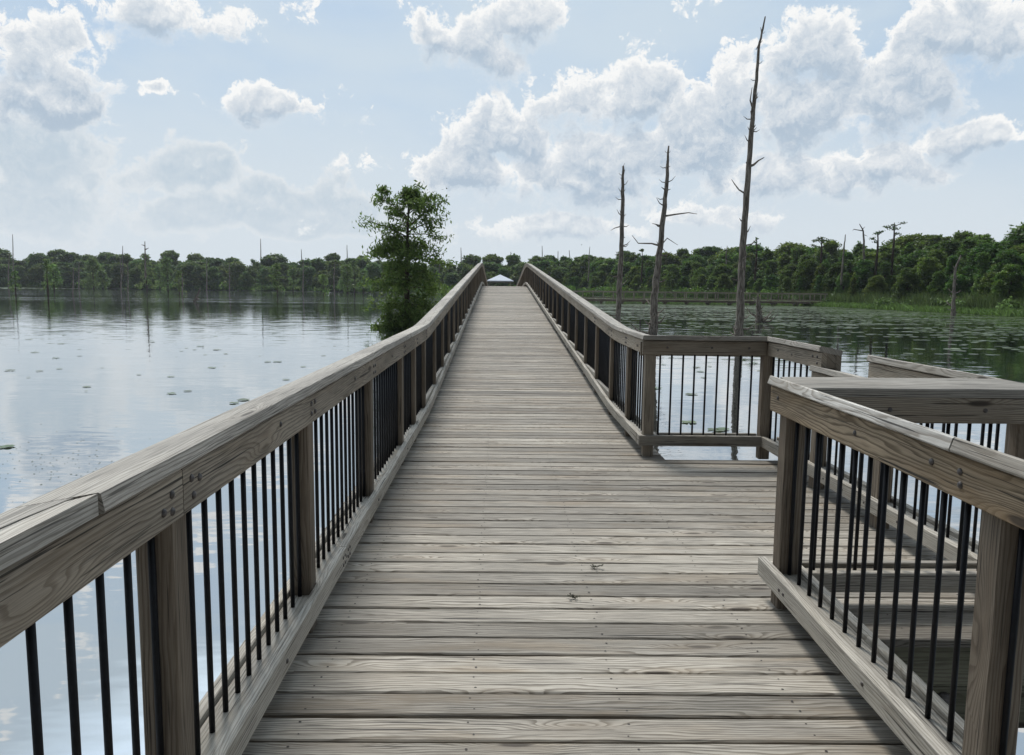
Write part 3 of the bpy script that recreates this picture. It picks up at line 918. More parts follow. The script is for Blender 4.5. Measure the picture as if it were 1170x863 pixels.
def blades(name, pts, hts, w, mt, lean=.18, tone=(1, .5)):
    n = len(pts); pts = np.asarray(pts); an = RNG.uniform(0, 6.283, n)
    side = np.stack([np.cos(an), np.sin(an), np.zeros(n)], 1) * (w / 2)[:, None]
    le = RNG.normal(size=(n, 3)) * lean; le[:, 2] = 0
    tip = pts + np.stack([np.zeros(n), np.zeros(n), hts], 1) + le * hts[:, None]; mid = (pts + tip) / 2 - le * (hts * .12)[:, None]
    V = np.stack([pts - side, pts + side, mid + side * .9, tip, mid - side * .9], 1).reshape(-1, 3)
    me = bpy.data.meshes.new(name); me.vertices.add(5 * n); me.vertices.foreach_set('co', V.ravel())
    me.loops.add(5 * n); me.loops.foreach_set('vertex_index', np.arange(5 * n)); me.polygons.add(n)
    me.polygons.foreach_set('loop_start', np.arange(0, 5 * n, 5)); me.polygons.foreach_set('loop_total', np.full(n, 5))
    me.materials.append(mt); ca = me.color_attributes.new('tone', 'FLOAT_COLOR', 'POINT')
    c = np.ones((n, 4)); c[:, 0] = np.clip(RNG.normal(tone[0], .18, n), .5, 1.6); c[:, 1] = RNG.random(n)
    ca.data.foreach_set('color', np.repeat(c, 5, 0).ravel()); me.update(calc_edges=True); me.validate()
    return me


def bank_plants():
    P, H, W_ = [], [], []
    G, GH, GW = [], [], []
    for _ in range(26000):
        s = random.uniform(72, 196); p, q = shore_point(s)
        o_ = random.uniform(1.4, 6.5) + .8 * math.sin(s * .7)
        hh = random.uniform(1.3, 2.3) * (.75 + .35 * math.sin(s * .31) * math.sin(s * .83 + o_))
        pp = p + q * o_; P.append((pp.x, pp.y, -.5)); H.append(hh); W_.append(random.uniform(.05, .11))
    for _ in range(24000):
        s = random.uniform(66, 200); p, q = shore_point(s)
        o_ = random.uniform(-.5, 2.6); pp = p + q * o_
        G.append((pp.x, pp.y, WATER_Z + .02)); GH.append(random.uniform(.25, .8)); GW.append(random.uniform(.06, .14))
    me = blades('reeds', P, np.asarray(H), np.asarray(W_), M_REED); tag(link('reeds', me), 'tall dull green reeds standing along the bank before the wood', 'reeds', kind='stuff')
    me = blades('grass', G, np.asarray(GH), np.asarray(GW), M_GRASS, .5); tag(link('grass', me), 'bright low grass and water weeds at the edge of the bank', 'grass', kind='stuff')


bank_plants()

def bank_shrubs():
    pr_ = []
    for k in range(3):
        C, Rr = [], []
        for _ in range(16):
            a_, q_ = random.uniform(0, 6.28), random.uniform(0, .8); C.append((q_ * math.cos(a_), q_ * math.sin(a_), random.uniform(.15, .95))); r_ = random.uniform(.25, .5); Rr.append((r_, r_, r_ * .8))
        P, T = clump_points(C, Rr, 420, .3); pr_.append(leaves_mesh('bank_shrub', P, RNG.uniform(.6, 1.3, len(P)) * .15, M_GRASS, T))
    for i, s_ in enumerate([72, 75, 78, 84, 93, 101, 108, 112, 116, 119, 122, 126, 131, 97, 88]):
        p, q = shore_point(s_ + 24); pp = p + q * random.uniform(1.0, 3.2); sc = random.uniform(.7, 1.35)
        o = link('bank_shrub', pr_[i % 3], None, (pp.x, pp.y, WATER_Z + .1), random.uniform(0, 6.28), (sc * 1.3, sc * 1.3, sc))
        tag(o, 'low bright green shrub mounded at the edge of the reed bank', 'shrub', 'shrubs along the reed bank')


bank_shrubs()

# ------------------------------------------------------------------ cypress beside the bridge
def cypress():
    D = 38.8; base = on_z(465, 376); base = Vector((at_y(465, 376, D).x, D, WATER_Z))
    root = empty('cypress_tree', base); tag(root, 'feathery green cypress standing in the lake close beside the arched span', 'tree')
    k = .01028; bx, by = 288, 740          # survey units of the enlarged photograph -> metres
    def W(x, y, dy=0.0): return Vector(((x - bx) * k * 1.03, dy, (by - y) * k + .0))
    tr = MB()
    tr.tube([W(288, 800), W(290, 700), W(289, 560), W(291, 420), W(293, 300), W(296, 200), W(300, 120), W(302, 85)], [.26, .17, .13, .105, .075, .05, .028, .012], 10, rough=.06)
    P, T, S = [], [], []
    def spray(c, r, n, size=.10, t=None):
        d = RNG.normal(size=(n, 3)) * np.array([r, r, r * .62]) * .78; P.append(np.asarray(c) + d)
        tt = np.empty((n, 2)); b_ = RNG.uniform(.75, 1.2); tt[:, 0] = np.clip(RNG.normal(b_, .15, n), .5, 1.5); tt[:, 1] = np.clip(RNG.normal(.5, .3, n), 0, 1); T.append(tt)
        S.append(RNG.uniform(.6, 1.3, n) * size)
    def limb(a, b, r0, dens, spread, bend=.1, start=.35, nsub=7):
        a, b = Vector(a), Vector(b); mid = a.lerp(b, .5) + Vector((0, 0, bend)); L_ = (b - a).length
        pts = [a, a.lerp(mid, .55), mid, mid.lerp(b, .6), b]; tr.tube(pts, [r0, r0 * .8, r0 * .55, r0 * .35, r0 * .15], 6)
        for i in range(nsub):
            f = start + (1 - start) * (i + random.random()) / nsub; q = (a.lerp(mid, f / .5) if f < .5 else mid.lerp(b, (f - .5) / .5))
            off = Vector((random.gauss(0, 1), random.gauss(0, 1), random.gauss(0, .7))) * spread * .5
            e = q + off; tr.tube([q, q.lerp(e, .6) + Vector((0, 0, .03)), e], [r0 * .3, r0 * .2, .004], 4)
            spray(e, spread * .55, dens); spray(q.lerp(e, .5), spread * .4, dens // 2)
    # upper open crown, limb by limb
    for (x0, y0, x1, y1, dy, r0, dens, sp) in [
        (292, 300, 130, 225, .2, .04, 60, .42), (294, 300, 205, 310, -.5, .03, 46, .38), (295, 205, 165, 110, -.1, .035, 62, .40), (296, 215, 205, 180, .6, .03, 50, .4),
        (295, 250, 445, 130, .1, .04, 64, .42), (294, 275, 440, 215, -.4, .035, 60, .42), (293, 285, 440, 300, .3, .03, 40, .32), (297, 190, 400, 110, .5, .03, 60, .40),
        (299, 150, 330, 85, -.2, .025, 60, .34), (298, 160, 275, 90, .3, .025, 50, .34), (296, 180, 350, 160, -.7, .03, 60, .42), (295, 230, 240, 260, .8, .03, 44, .4),
        (291, 395, 130, 370, .1, .035, 46, .30), (292, 350, 210, 350, -.6, .03, 50, .4), (292, 340, 400, 350, .2, .03, 56, .42), (301, 120, 300, 80, .1, .02, 60, .3), (185, 110, 185, 75, .0, .015, 50, .22),
        (292, 330, 300, 330, .9, .03, 60, .5)]:
        limb(W(x0, y0), W(x0 + (x1 - x0) * 1.1, y1, dy), r0, int(dens * .42), sp * 1.25, nsub=9)
    # dense lower crown of drooping layered branches
    for i in range(46):
        y0 = random.uniform(330, 735); f = (y0 - 330) / 400
        reach = 210 * (.55 + .5 * math.sin(math.pi * min(1, .15 + f * .75))) * random.uniform(.55, 1.0); a = random.uniform(0, 6.283)
        dx, dyy = math.cos(a) * reach, math.sin(a) * reach * k
        if f > .75: dx *= .8
        limb(W(290, y0), W(290 + dx, y0 + random.uniform(10, 75), dyy), .025, 26, .5, .12, .3, 6)
    # sprays hanging close over the water
    for (x, y) in ((100, 765), (130, 740), (150, 780), (205, 770), (185, 700), (240, 760), (120, 800), (90, 800)):
        limb(W(270, y - 40), W(x, y, random.uniform(-.3, .3)), .02, 40, .26, .05, .5, 4)
    P_ = np.concatenate(P); T_ = np.concatenate(T); S_ = np.concatenate(S)
    me = leaves_mesh('crown', P_, S_, M_CYP, T_, droop=.5, aspect=2.4)
    link('crown', me, root); tr.build('trunk', M_BARK, root)


cypress()

# ------------------------------------------------------------------ dead trees
def snag(name, label, pts_px, Y, widths, twigs=(), dy=0.0, group=None, mt=None, n=9, rough=.10, water=True):
    """bare trunk: surveyed centre line, standing in the water at distance Y"""
    n_px = max(1, len(pts_px) - 1)
    pts = [at_y(x, y, Y + dy * i / n_px) for i, (x, y) in enumerate(pts_px)]
    base = Vector((pts[0].x, Y, WATER_Z if water else pts[0].z)); root = empty(name, base)
    loc = [p - base for p in pts]; px = Y / F_PX
    for i, p in enumerate(loc): p.y = dy * i / n_px
    if water: loc.insert(0, loc[0] + Vector((0, 0, -.7))); w_ = [widths[0] * 1.25] + list(widths)
    else: w_ = list(widths)
    fine, fw = [], []
    for i in range(len(loc) - 1):
        for q in range(4):
            f = q / 4; fine.append(loc[i].lerp(loc[i + 1], f) + Vector((random.uniform(-1, 1), random.uniform(-1, 1), 0)) * w_[i] * px * .09); fw.append((w_[i] * (1 - f) + w_[i + 1] * f) * px / 2)
    fine.append(loc[-1]); fw.append(w_[-1] * px / 2)
    mb = MB(); mb.tube(fine, fw, n, rough=rough)
    if widths[0] > 5 and water:
        for _ in range(26):
            i = random.randrange(4, len(fine)); a_ = random.uniform(0, 6.28); r_ = fw[i] * random.uniform(1.5, 4.5) + .03; d_ = Vector((math.cos(a_), math.sin(a_), random.uniform(-.2, .6)))
            mb.tube([fine[i], fine[i] + d_ * r_ * .6, fine[i] + d_ * r_ + Vector((0, 0, r_ * .3))], [fw[i] * .3, fw[i] * .22, .006], 5)
    mb.build('trunk', mt or M_SNAG, root)
    tag(root, label, 'dead tree', group)
    for tw in twigs:
        t = MB(); q = [at_y(x, y, Y) - base for x, y in tw[:-1]]
        root_at = min(fine, key=lambda f: abs(f.z - q[0].z)); sh = root_at - q[0]       # grow out of the trunk itself
        for i, p in enumerate(q): p.x += sh.x; p.y = root_at.y + i * random.uniform(-.25, .25); p.z += sh.z
        r0 = tw[-1] * px / 2; t.tube(q, [r0 * (1 - .75 * i / (len(q) - 1)) for i in range(len(q))], 6, rough=.12); t.build('branch', mt or M_SNAG, root)
    return root


def Z3(x, y): return (680 + x / 2.2125, 10 + y / 2.2125)


snag('dead_tree', 'shortest of the three bare trunks behind the railing, a plain straight pole', [Z3(57, 800), Z3(62, 700), Z3(66, 600), Z3(69, 500), Z3(70, 430), Z3(71, 398)], 46, [6.5, 6, 5.2, 4.4, 3.4, 2.2],
     [(Z3(64, 548), Z3(48, 552), Z3(34, 560), 1.5), (Z3(69, 575), Z3(76, 580), 1.6), (Z3(71, 510), Z3(78, 506), 1.5), (Z3(71, 420), Z3(76, 405), 1.4)], .6)
snag('dead_tree', 'leaning bare trunk with several crooked side twigs, between the other two trunks', [Z3(145, 825), Z3(148, 770), Z3(153, 690), Z3(165, 600), Z3(175, 500), Z3(182, 420), Z3(186, 347)], 35, [12, 8.5, 7.6, 6.8, 5.4, 4.0, 1.8],
     [(Z3(163, 600), Z3(140, 594), Z3(110, 592), Z3(94, 572), 2.4), (Z3(168, 590), Z3(185, 570), Z3(210, 588), 1.8), (Z3(172, 512), Z3(200, 508), Z3(230, 505), Z3(260, 505), 2.4), (Z3(170, 548), Z3(143, 541), 1.8),
      (Z3(178, 460), Z3(165, 452), 2.2), (Z3(182, 462), Z3(191, 460), 1.8), (Z3(185, 398), Z3(194, 394), 2.0), (Z3(168, 592), Z3(180, 610), Z3(178, 640), 1.2), (Z3(185, 395), Z3(180, 380), 1.4)], .5)
snag('dead_tree', 'tallest bare trunk, reaching high above the railing into the clouds', [(843.5, 389), Z3(366, 780), Z3(370, 660), Z3(378, 540), Z3(388, 400), Z3(397, 280), Z3(408, 180), Z3(413, 100), Z3(424, 50), Z3(430, 20)], 33, [11, 9, 8.2, 7.2, 6.2, 5.2, 3.8, 2.8, 2.2, 1.3],
     [(Z3(378, 485), Z3(360, 472), Z3(345, 460), Z3(332, 450), 2.2), (Z3(390, 400), Z3(405, 394), Z3(415, 384), Z3(426, 378), 3.4), (Z3(390, 385), Z3(383, 373), 3.0), (Z3(402, 240), Z3(396, 215), Z3(393, 188), 2.4),
      (Z3(408, 215), Z3(419, 206), 3.0), (Z3(404, 310), Z3(412, 295), 2.4), (Z3(402, 262), Z3(397, 240), 3.4), (Z3(418, 75), Z3(410, 92), 1.8), (Z3(372, 690), Z3(350, 682), 1.2), (Z3(428, 40), Z3(424, 25), 1.4)], 1.0)
snag('tree_stump', 'short broken stump standing in the lake before the distant boardwalk', [(867, 369), (867, 360), (866.5, 348), (866, 337)], 50, [9, 6.5, 5.5, 1.6], (), 0)
snag('dead_tree', 'crooked pale dead tree with a bent top at the foot of the reeds', [(1089, 359), (1090, 340), (1090.5, 320), (1092, 306), (1098, 292)], 71, [5.5, 3.6, 3.0, 2.4, 1.2], [((1091, 318), (1096, 322), 1.4), ((1090, 344), (1086, 346), 1.2), ((1091, 310), (1089, 304), 1.0)], .3)
for lab, pts, Y, wd, tw in (
    ('thin pale snag leaning among the trees behind the end of the distant boardwalk', [(961, 326), (963, 300), (964.5, 282), (966, 268)], 104, [2.6, 2.2, 1.6, .8], [((963, 312), (968, 313), 1.0)]),
    ('forked bare treetop standing above the wood beside a flat topped pine', [(987, 300), (987, 280), (986.5, 264), (982, 256)], 112, [2.6, 2.2, 1.6, .7], [((986.5, 266), (976, 264), (973, 266), 1.2), ((987, 262), (990, 259), 1.0), ((986.5, 268), (992, 270), 1.0)]),
    ('slim bare pole tree behind the distant boardwalk, beside the tallest trunk', [(829, 326), (830, 305), (830, 290), (831, 281)], 150, [2.0, 1.7, 1.3, .6], [((830, 296), (835, 298), .8)]),
    ('grey leaning snag among the trees behind the crest of the bridge', [(672, 322), (673, 305), (673, 292), (674, 282)], 185, [1.8, 1.5, 1.0, .5], [((673, 296), (676, 293), .7)]),
):
    snag('dead_tree', lab, pts, Y, wd, tw, water=False, n=6)
# thin dead masts that stand clear of the treeline
masts = [(15, 300, 268), (140, 298, 281), (298, 300, 273), (420, 300, 284), (397, 300, 280), (527, 300, 283), (502, 300, 285), (620, 300, 281), (638, 300, 287), (651, 300, 286), (583, 298, 288), (345, 300, 285)]
for x, y0, y1 in masts:
    Y = 250 if x > 450 else 300
    snag('dead_tree', 'thin bare mast of a dead tree rising above the distant treeline', [(x, y0 + 18), (x + random.uniform(-.5, .5), y0), (x + random.uniform(-.8, .8), y1)], Y, [1.5, 1.2, .6], (), group='bare masts above the distant treeline', water=False, n=5)


def flat_pine(name, label, x, ytop, ybase, wpx, Y, lobes):
    top = at_y(x, ytop, Y); base = at_y(x, ybase, Y); root = empty(name, base); h = top.z - base.z; k = Y / F_PX
    tr = MB(); tr.tube([(0, 0, -2), (.1, 0, h * .5), (0, 0, h * .97)], [.2, .14, .05], 6); P, T = [], []
    for (dx, dyp, rx, rz) in lobes:
        c = (dx * k, random.uniform(-.6, .6), h - dyp * k); tr.tube([(0, 0, c[2] - .5), (c[0] * .6, c[1] * .6, c[2] - .15), c], [.07, .05, .02], 5)
        a, b = clump_points([c], [(rx * k, rx * k * .8, rz * k)], 260, .2); P.append(a); T.append(b)
    P = np.concatenate(P); T = np.concatenate(T)
    link('crown', leaves_mesh('crown', P, RNG.uniform(.6, 1.3, len(P)) * Y * .0019, M_LEAF_R, T * np.array([.8, .8])), root); tr.build('trunk', M_BARK, root)
    tag(root, label, 'tree')


flat_pine('pine_tree', 'flat layered pine with an outstretched bare limb standing above the wood', 1019, 253, 300, 20, 108, [(-8, 6, 5, 1.5), (8, 2, 5, 1.6), (0, 8, 6, 2), (2, 14, 4, 2), (-2, 4, 4, 1.2)])
flat_pine('pine_tree', 'small dark pine top next to the flat layered pine', 1001, 264, 300, 12, 108, [(-2, 3, 5, 2), (3, 1, 4, 1.6), (-3, 8, 4, 2), (2, 12, 4, 2)])
flat_pine('pine_tree', 'wide umbrella shaped pine crown standing above the wood', 937, 271, 305, 22, 120, [(-5, 4, 6, 2), (5, 4, 6, 2), (0, 1, 5, 2), (-9, 9, 4, 1.6), (8, 8, 4, 1.6)])
flat_pine('pine_tree', 'thin sparse pine top just beside the tallest bare trunk', 863, 271, 308, 8, 135, [(0, 2, 2, 1.5), (-2, 6, 2.5, 1), (2, 8, 2.5, 1), (0, 13, 3, 1), (-2, 18, 3, 1), (2, 22, 3, 1)])
flat_pine('pine_tree', 'narrow layered pine rising above the trees between the two shorter trunks', 733, 285, 312, 9, 165, [(0, 1, 2.5, 2), (-3, 6, 3, 1.5), (3, 9, 3, 1.5), (0, 14, 4, 2)])

# ------------------------------------------------------------------ young trees and snags standing in the open lake
def hz(x): return 329.1 + (x - 585) * .0109


def young_cypress(x, yb, yt, wpx, label, seed, topbare=0.0, dens=1.0):
    b = on_z(x, yb); Y = b.y; k = Y / F_PX; h = (yb - yt) * k; rs = np.random.default_rng(seed)
    root = empty('young_cypress', b); tr = MB(); tr.tube([(0, 0, -.6), (0, 0, h * .5), (rs.uniform(-.02, .02) * h, 0, h)], [h * .025 + .04, h * .012 + .03, .02], 6)
    C, Rr = [], []
    for i in range(int(44 * dens)):
        t = rs.random() ** .8; z = h * (.06 + t * (.94 - topbare)); e = wpx * k * .5 * (1 - t) ** .55 * (.6 + .4 * rs.random()) + .1; a = rs.uniform(0, 6.28); rr = e * math.sqrt(rs.random())
        C.append((rr * math.cos(a), rr * math.sin(a), z)); s = wpx * k * rs.uniform(.10, .2); Rr.append((s, s, s * .7))
    P, T = clump_points(C, Rr, 150 * (60 / Y) ** .6, .2)
    link('crown', leaves_mesh('crown', P, RNG.uniform(.6, 1.3, len(P)) * max(.12, Y * .0017), M_YOUNG, T), root); tr.build('trunk', M_BARK, root); tag(root, label, 'tree')


young_cypress(317, 338, 303, 20, 'bushy young cypress standing alone in the lake before the distant treeline', 3)
young_cypress(168, 332, 293, 22, 'young cypress with a tall bare tufted leader standing before the distant treeline', 4)
snag('dead_tree', 'bare tufted leader standing up through the young cypress', [(166, 318), (166, 295), (165.5, 276)], 130, [2.2, 1.6, .8], [((166, 284), (171, 282), 1.6), ((166, 289), (161, 291), 1.4), ((166, 281), (162, 280), 1.2), ((166, 293), (172, 294), 1.4)], water=False, n=6)
for i, (x, yb, yt, w) in enumerate([(18, 334, 314, 9), (55, 335, 300, 10), (62, 331, 308, 14), (107, 329, 300, 16), (118, 329, 312, 12), (192, 331, 300, 14), (183, 330, 306, 11), (205, 334, 314, 8), (242, 330, 306, 10), (290, 330, 302, 12), (300, 331, 308, 10),
                                     (335, 332, 306, 9), (370, 336, 318, 10), (352, 331, 300, 12), (397, 334, 306, 14), (415, 334, 312, 12), (405, 333, 300, 10)]):
    young_cypress(x, yb + 1.5, yt - 3, w * 1.8, 'small green cypress standing in the lake before the distant treeline', 20 + i, dens=.7)
    bpy.context.scene.collection.objects[-1]
for o in list(COL.objects):
    if o.get('label', '').startswith('small green cypress standing'): o['group'] = 'small cypresses standing in the lake'
for x, yb, yt in ((10, 333, 290), (83, 336, 306), (138, 333, 296), (146, 336, 300), (236, 333, 300), (208, 338, 312), (262, 333, 301), (346, 334, 296), (382, 338, 300), (328, 332, 305), (90, 331, 300), (270, 331, 309)):
    b = on_z(x, yb)
    snag('dead_tree', 'thin dead pole of a tree standing in the open lake', [(x, yb), (x + random.uniform(-.6, .6), (yb + yt) / 2), (x + random.uniform(-1, 1), yt)], b.y, [1.7, 1.3, .7], [((x, yb * .4 + yt * .6), (x + random.choice((-3, 3)), yb * .4 + yt * .6 - 2), .7)], group='dead poles standing in the open lake', n=5)
b = on_z(222, 345)
snag('driftwood', 'forked driftwood branch sticking out of the open lake', [(222, 346.5), (223.5, 342), (226, 336), (229, 329)], b.y, [4.5, 3.2, 2.0, 1.0], [((222.5, 344), (226, 341), (228, 343), 1.8)], 0, n=6)
for o in COL.objects:
    if o.name.startswith('driftwood'): o['category'] = 'driftwood'
    if o.name.startswith('tree_stump'): o['category'] = 'stump'

# ------------------------------------------------------------------ distant boardwalk and pavilion
def far_boardwalk():
    A = Vector((2.0, 112.0, 0)); B = Vector((45.5, 107.0, 0)); root = empty('boardwalk', A)
    tag(root, 'low distant boardwalk on short piles crossing to the wooded bank', 'boardwalk')
    T = (B - A).normalized(); S = Vector((-T.y, T.x, 0)); L_ = (B - A).length
    def p(t, s, z): return T * t + S * s + Vector((0, 0, z))
    q = MB(); q.sweep([p(L_ * i / 30, 0, -.03) for i in range(31)], 2.2, .06); q.build('deck', M_FARWOOD, root)
    for s in (-1.05, 1.05):
        for z, h in ((1.04, .2), (.15, .10), (-.18, .28)):
            q = MB(); q.sweep([p(L_ * i / 30, s, z) for i in range(31)], .1, h); q.build('rail_beam' if z > 0 else 'stringer', M_FARWOOD if z > 0 else M_POST, root)
        n = int(L_ / 1.45)
        for i in range(n + 1):
            q = MB(); q.sweep([p(i * 1.45, s - .03 * np.sign(s), z) for z in (-.2, 1.0)], .12, .12, up=(0, 1, 0)); q.build('post', M_FARWOOD, root)
        q = MB(); t = .1
        while t < L_: q.tube([p(t, s, .15), p(t, s, 1.0)], [.012, .012], 4); t += .13
        o = q.build('balusters', M_BAL, root); o['kind'] = 'stuff'
    t = .8
    while t < L_:
        q = MB()
        for s in (-.8, .8): q.tube([p(t, s, -1.4), p(t, s, -.1)], [.13, .12], 8)
        q.sweep([p(t, -1.2, -.36), p(t, 1.2, -.36)], .5, .2); q.build('pile_bent', M_POST, root); t += 3.0


far_boardwalk()


def pavilion():
    c = at_y(571.3, 325, 125); root = empty('pavilion', (c.x, 125, 0)); tag(root, 'small open pavilion with a pale hipped metal roof beyond the bridge crest', 'pavilion')
    e, z0, z1 = 2.15, 2.55, 3.55
    mb = MB(); mb.v = [(-e, -e, z0), (e, -e, z0), (e, e, z0), (-e, e, z0), (0, 0, z1), (-e, -e, z0 - .1), (e, -e, z0 - .1), (e, e, z0 - .1), (-e, e, z0 - .1)]
    for k in range(4): mb.face([k, (k + 1) % 4, 4]); mb.face([5 + k, 5 + (k + 1) % 4, (k + 1) % 4, k])
    mb.face([8, 7, 6, 5]); mb.build('roof', M_ROOF, root)
    for sx in (-1, 1):
        for sy in (-1, 1):
            q = MB(); q.sweep([(sx * 1.65, sy * 1.65, 0), (sx * 1.65, sy * 1.65, 2.44)], .16, .16, up=(0, 1, 0)); q.build('post', M_DARKWOOD, root)
    for sy in (-1.65, 1.65):
        q = MB(); q.sweep([(-1.9, sy, 2.33), (1.9, sy, 2.33)], .1, .2); q.build('beam', M_DARKWOOD, root)
    q = MB(); q.sweep([(-2.3, 0, -.05), (2.3, 0, -.05)], 5.0, .1); q.build('floor_deck', M_FARWOOD, root)
    for sx in (-1.8, 1.8):
        for sy in (-1.8, 1.8):
            q = MB(); q.tube([(sx, sy, -1.4), (sx, sy, -.1)], [.13, .13], 8); q.build('pile', M_DARKWOOD, root)


pavilion()

# ------------------------------------------------------------------ floating leaves
M_PAD = leafmat('lily pad', rgb(.055, .10, .03), rgb(.10, .14, .05), .1, .03)
M_PAD.node_tree.nodes['Principled BSDF'].inputs['Roughness'].default_value = .3


def pad_mesh(seed):
    rs = random.Random(seed); mb = MB(); n = 18; mb.v.append((0, 0, .004))
    for k in range(n + 1):
        a = .18 + (6.283 - .36) * k / n; r = 1 + rs.uniform(-.07, .07); mb.v.append((r * math.cos(a), r * math.sin(a), rs.uniform(.006, .016)))
    for k in range(n): mb.face([0, k + 1, k + 2], None, (1, .5), 0, True)
    return mesh_of(mb, 'lily_pad', M_PAD)


pads = [pad_mesh(k) for k in range(4)]
pad_px = [(11.5, 423.7), (45, 424.4), (196, 450), (267.6, 461), (278, 457.4), (7, 511), (317, 413.7), (306, 413.7), (242, 420.6), (222, 399.8), (229, 396), (248, 399.8), (258, 404.6), (40, 402.9), (63.6, 409.5),
          (33, 388), (73, 383.4), (69.5, 393), (127, 373.7), (174, 391), (246, 384.5), (131, 374), (300, 372), (314, 381), (352, 378),
          (796, 420), (800, 425), (811, 419), (804, 432), (790, 451), (787, 483), (818, 492), (826, 491), (767, 409), (758, 417), (861, 415), (751, 444), (868, 424), (870, 407), (1004, 410), (1000, 415)]
for i, (x, y) in enumerate(pad_px):
    b = on_z(x, y); sc = random.uniform(.06, .13) if y < 445 else random.uniform(.08, .13)
    o = link('lily_pad', pads[i % 4], None, (b.x, b.y, WATER_Z + .003), random.uniform(0, 6.28), (sc, sc, 1))
    tag(o, 'single green lily pad floating on the open water', 'lily pad', 'lily pads floating on the open lake')


def pad_mats():
    mb = MB(); cnt = 0
    def disc(x, y, r, t, tv=.04):
        b0 = len(mb.v); n = 9; a0 = random.uniform(0, 6.28); tl = random.uniform(-tv, tv)
        for k in range(n): a = a0 + k * 6.0 / n; mb.v.append((x + r * math.cos(a), y + r * math.sin(a), WATER_Z + .012 + tl * r * math.cos(a)))
        mb.face([b0 + k for k in range(n)], None, t)
    # broken mats over the water in front of the reed bank
    for _ in range(1500):
        y = 20 + 88 * random.random() ** .9; x = random.uniform(4, 46)
        if x < 5 + (y < 45) * 6: continue
        if random.random() > .30 + .7 * (x / 46) * min(1, y / 60): continue
        rx, ry = random.uniform(.4, 4.2) * (.4 + y / 90), random.uniform(.12, .7) * (.4 + y / 90)
        for _k in range(int(rx * ry * random.uniform(8, 16)) + 2):
            an, rr = random.uniform(0, 6.28), math.sqrt(random.random()); disc(x + rx * rr * math.cos(an), y + ry * rr * math.sin(an), random.uniform(.07, .17) * (1 + y / 160), (random.uniform(.7, 1.5), random.random()))
    # far shore mats on the other side
    for _ in range(4500):
        s = random.uniform(430, 700); p, q = shore_point(s); pp = p - q * (random.uniform(5, 46) + 18 * math.sin(s * .05))
        if pp.x / pp.y < -.36: disc(pp.x, pp.y, random.uniform(.3, .8), (random.uniform(1.0, 1.6), random.random()), .16)
    for _ in range(130):
        y = random.uniform(14, 75); x = random.uniform(-.7, -.08) * y
        disc(x, y, random.uniform(.03, .09), (random.uniform(.7, 1.3), random.random()))
    o = mb.build('lily_pads', M_PAD); tag(o, 'broken mats of small lily pads spread over the water by the banks', 'lily pads', kind='stuff')
    # specks of duckweed near the railing
    mb2 = MB(); mb = mb2
    for _ in range(150):
        q = on_z(random.gauss(60, 45), random.gauss(530, 20)); b0 = len(mb.v); r = random.uniform(.004, .014)
        for k in range(6): mb.v.append((q.x + r * math.cos(k * 1.047), q.y + r * math.sin(k * 1.047), WATER_Z + .004))
        mb.face([b0 + k for k in range(6)], None, (.5, .3))
    o = mb.build('duckweed', M_PAD); tag(o, 'dark specks of floating weed on the water beside the split cap', 'duckweed', kind='stuff')


pad_mats()

# ------------------------------------------------------------------ bits on the deck
M_MOSS = leafmat('dry plant tuft', rgb(.05, .06, .03), rgb(.08, .075, .045), .2, .0)
for i, (x, y, sz, lab) in enumerate(((682, 649, .03, 'dry green sprig of plant litter lying on the planks, the farther of two'), (656, 684, .024, 'dry sprig caught in a gap of the planks, the nearer of two'))):
    b = on_z(x, y, 0.002); n = 26
    mb = MB(); tips = []
    for q in range(6):
        a_ = random.uniform(0, 6.28); L_ = sz * random.uniform(.6, 1.5); e = Vector((math.cos(a_) * L_, math.sin(a_) * L_ * .6, random.uniform(.004, .02)))
        mb.tube([(0, 0, .003), e * .5 + Vector((0, 0, .006)), e], [.0016, .0013, .0006], 4)
        for f in (.35, .6, .85, 1.0):
            for _q in range(2):
                c_ = e * f + Vector((random.gauss(0, .003), random.gauss(0, .003), .004)); d_ = Vector((random.gauss(0, 1), random.gauss(0, 1), random.gauss(0, .4))).normalized(); s_ = d_.cross(Vector((0, 0, 1))).normalized(); b0 = len(mb.v); l_ = random.uniform(.008, .016)
                mb.v += [tuple(e * f), tuple(c_ + d_ * l_ * .5 + s_ * .0028), tuple(c_ + d_ * l_), tuple(c_ + d_ * l_ * .5 - s_ * .0028)]; mb.face([b0, b0 + 1, b0 + 2, b0 + 3], None, (random.uniform(.7, 1.2), random.random()))
    o = mb.build('plant_sprig', M_MOSS); o.location = (b.x, b.y, .002); tag(o, lab, 'plant litter')

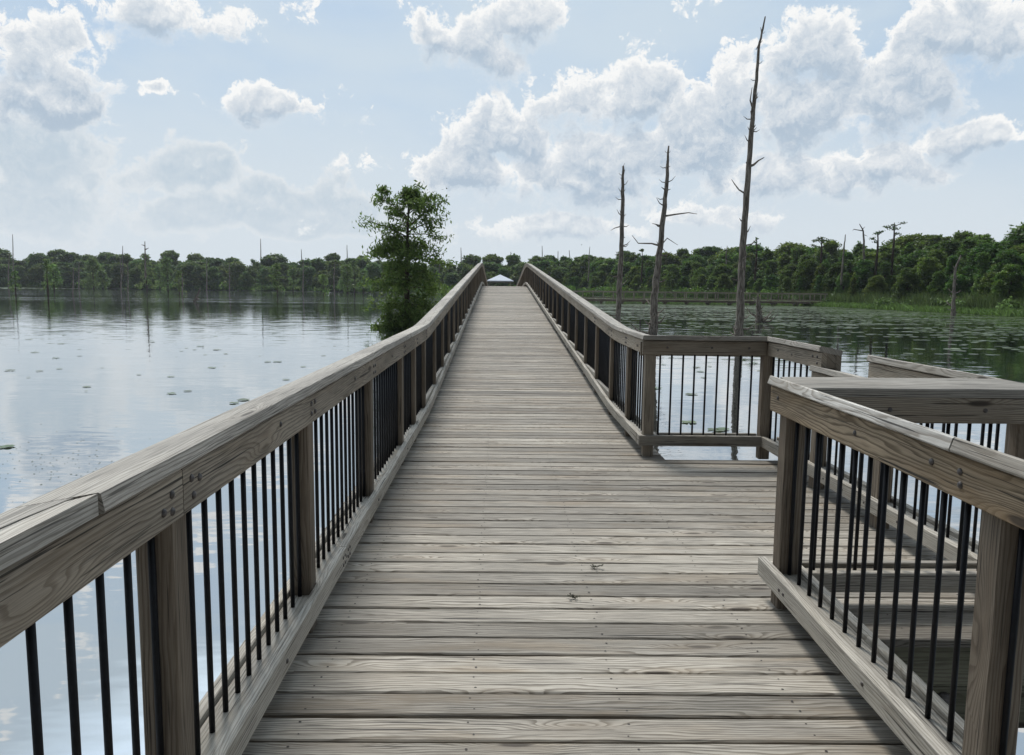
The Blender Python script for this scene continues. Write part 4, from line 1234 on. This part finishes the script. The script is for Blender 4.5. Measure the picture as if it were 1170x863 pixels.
# ------------------------------------------------------------------ a bird over the far trees
bp = at_y(664.5, 280, 140); mb = MB(); mb.tube([(-.16, 0, 0), (0, 0, .02), (.16, 0, .01)], [.02, .06, .015], 6)
mb.v += [(-.05, 0, .03), (.06, 0, .03), (.0, -.33, .14), (-.05, 0, .03), (.06, 0, .03), (.0, .33, .12)]; nb = len(mb.v)
mb.face([nb - 6, nb - 5, nb - 4]); mb.face([nb - 3, nb - 2, nb - 1])
o = mb.build('bird', plain('dark plumage', rgb(.03, .03, .03), .8)); o.location = bp; o.rotation_euler = (0, 0, .9); tag(o, 'tiny dark bird flying above the distant trees', 'bird')

# ------------------------------------------------------------------ haze
def haze():
    mb = MB(); x0, x1, y0, y1, z0, z1 = -1402, 1402, -202, 1502, WATER_Z - 2.5, 24
    mb.v = [(x0, y0, z0), (x1, y0, z0), (x1, y1, z0), (x0, y1, z0), (x0, y0, z1), (x1, y0, z1), (x1, y1, z1), (x0, y1, z1)]
    for f in ((3, 2, 1, 0), (4, 5, 6, 7), (0, 1, 5, 4), (1, 2, 6, 5), (2, 3, 7, 6), (3, 0, 4, 7)): mb.face(list(f))
    m_ = bpy.data.materials.new('thin summer haze'); m_.use_nodes = True; nt = m_.node_tree
    nt.nodes.remove(nt.nodes['Principled BSDF']); v = nt.nodes.new('ShaderNodeVolumePrincipled')
    v.inputs['Color'].default_value = rgb(.86, .92, 1.0); v.inputs['Density'].default_value = .00016; v.inputs['Anisotropy'].default_value = .3
    out = [n for n in nt.nodes if n.type == 'OUTPUT_MATERIAL'][0]; nt.links.new(v.outputs[0], out.inputs['Volume'])
    o = mb.build('haze', m_); tag(o, 'thin pale summer haze over the lake', 'haze', kind='stuff')


HAZE = True
if HAZE: haze()

# ------------------------------------------------------------------ render settings
SC.view_settings.view_transform = 'Standard'; SC.view_settings.look = 'None'; SC.view_settings.exposure = 0.08; SC.view_settings.gamma = 1.0; SC.view_settings.use_curve_mapping = False
SC.cycles.max_bounces = 6; SC.cycles.transparent_max_bounces = 8; SC.cycles.volume_bounces = 0
SC.cycles.use_denoising = True
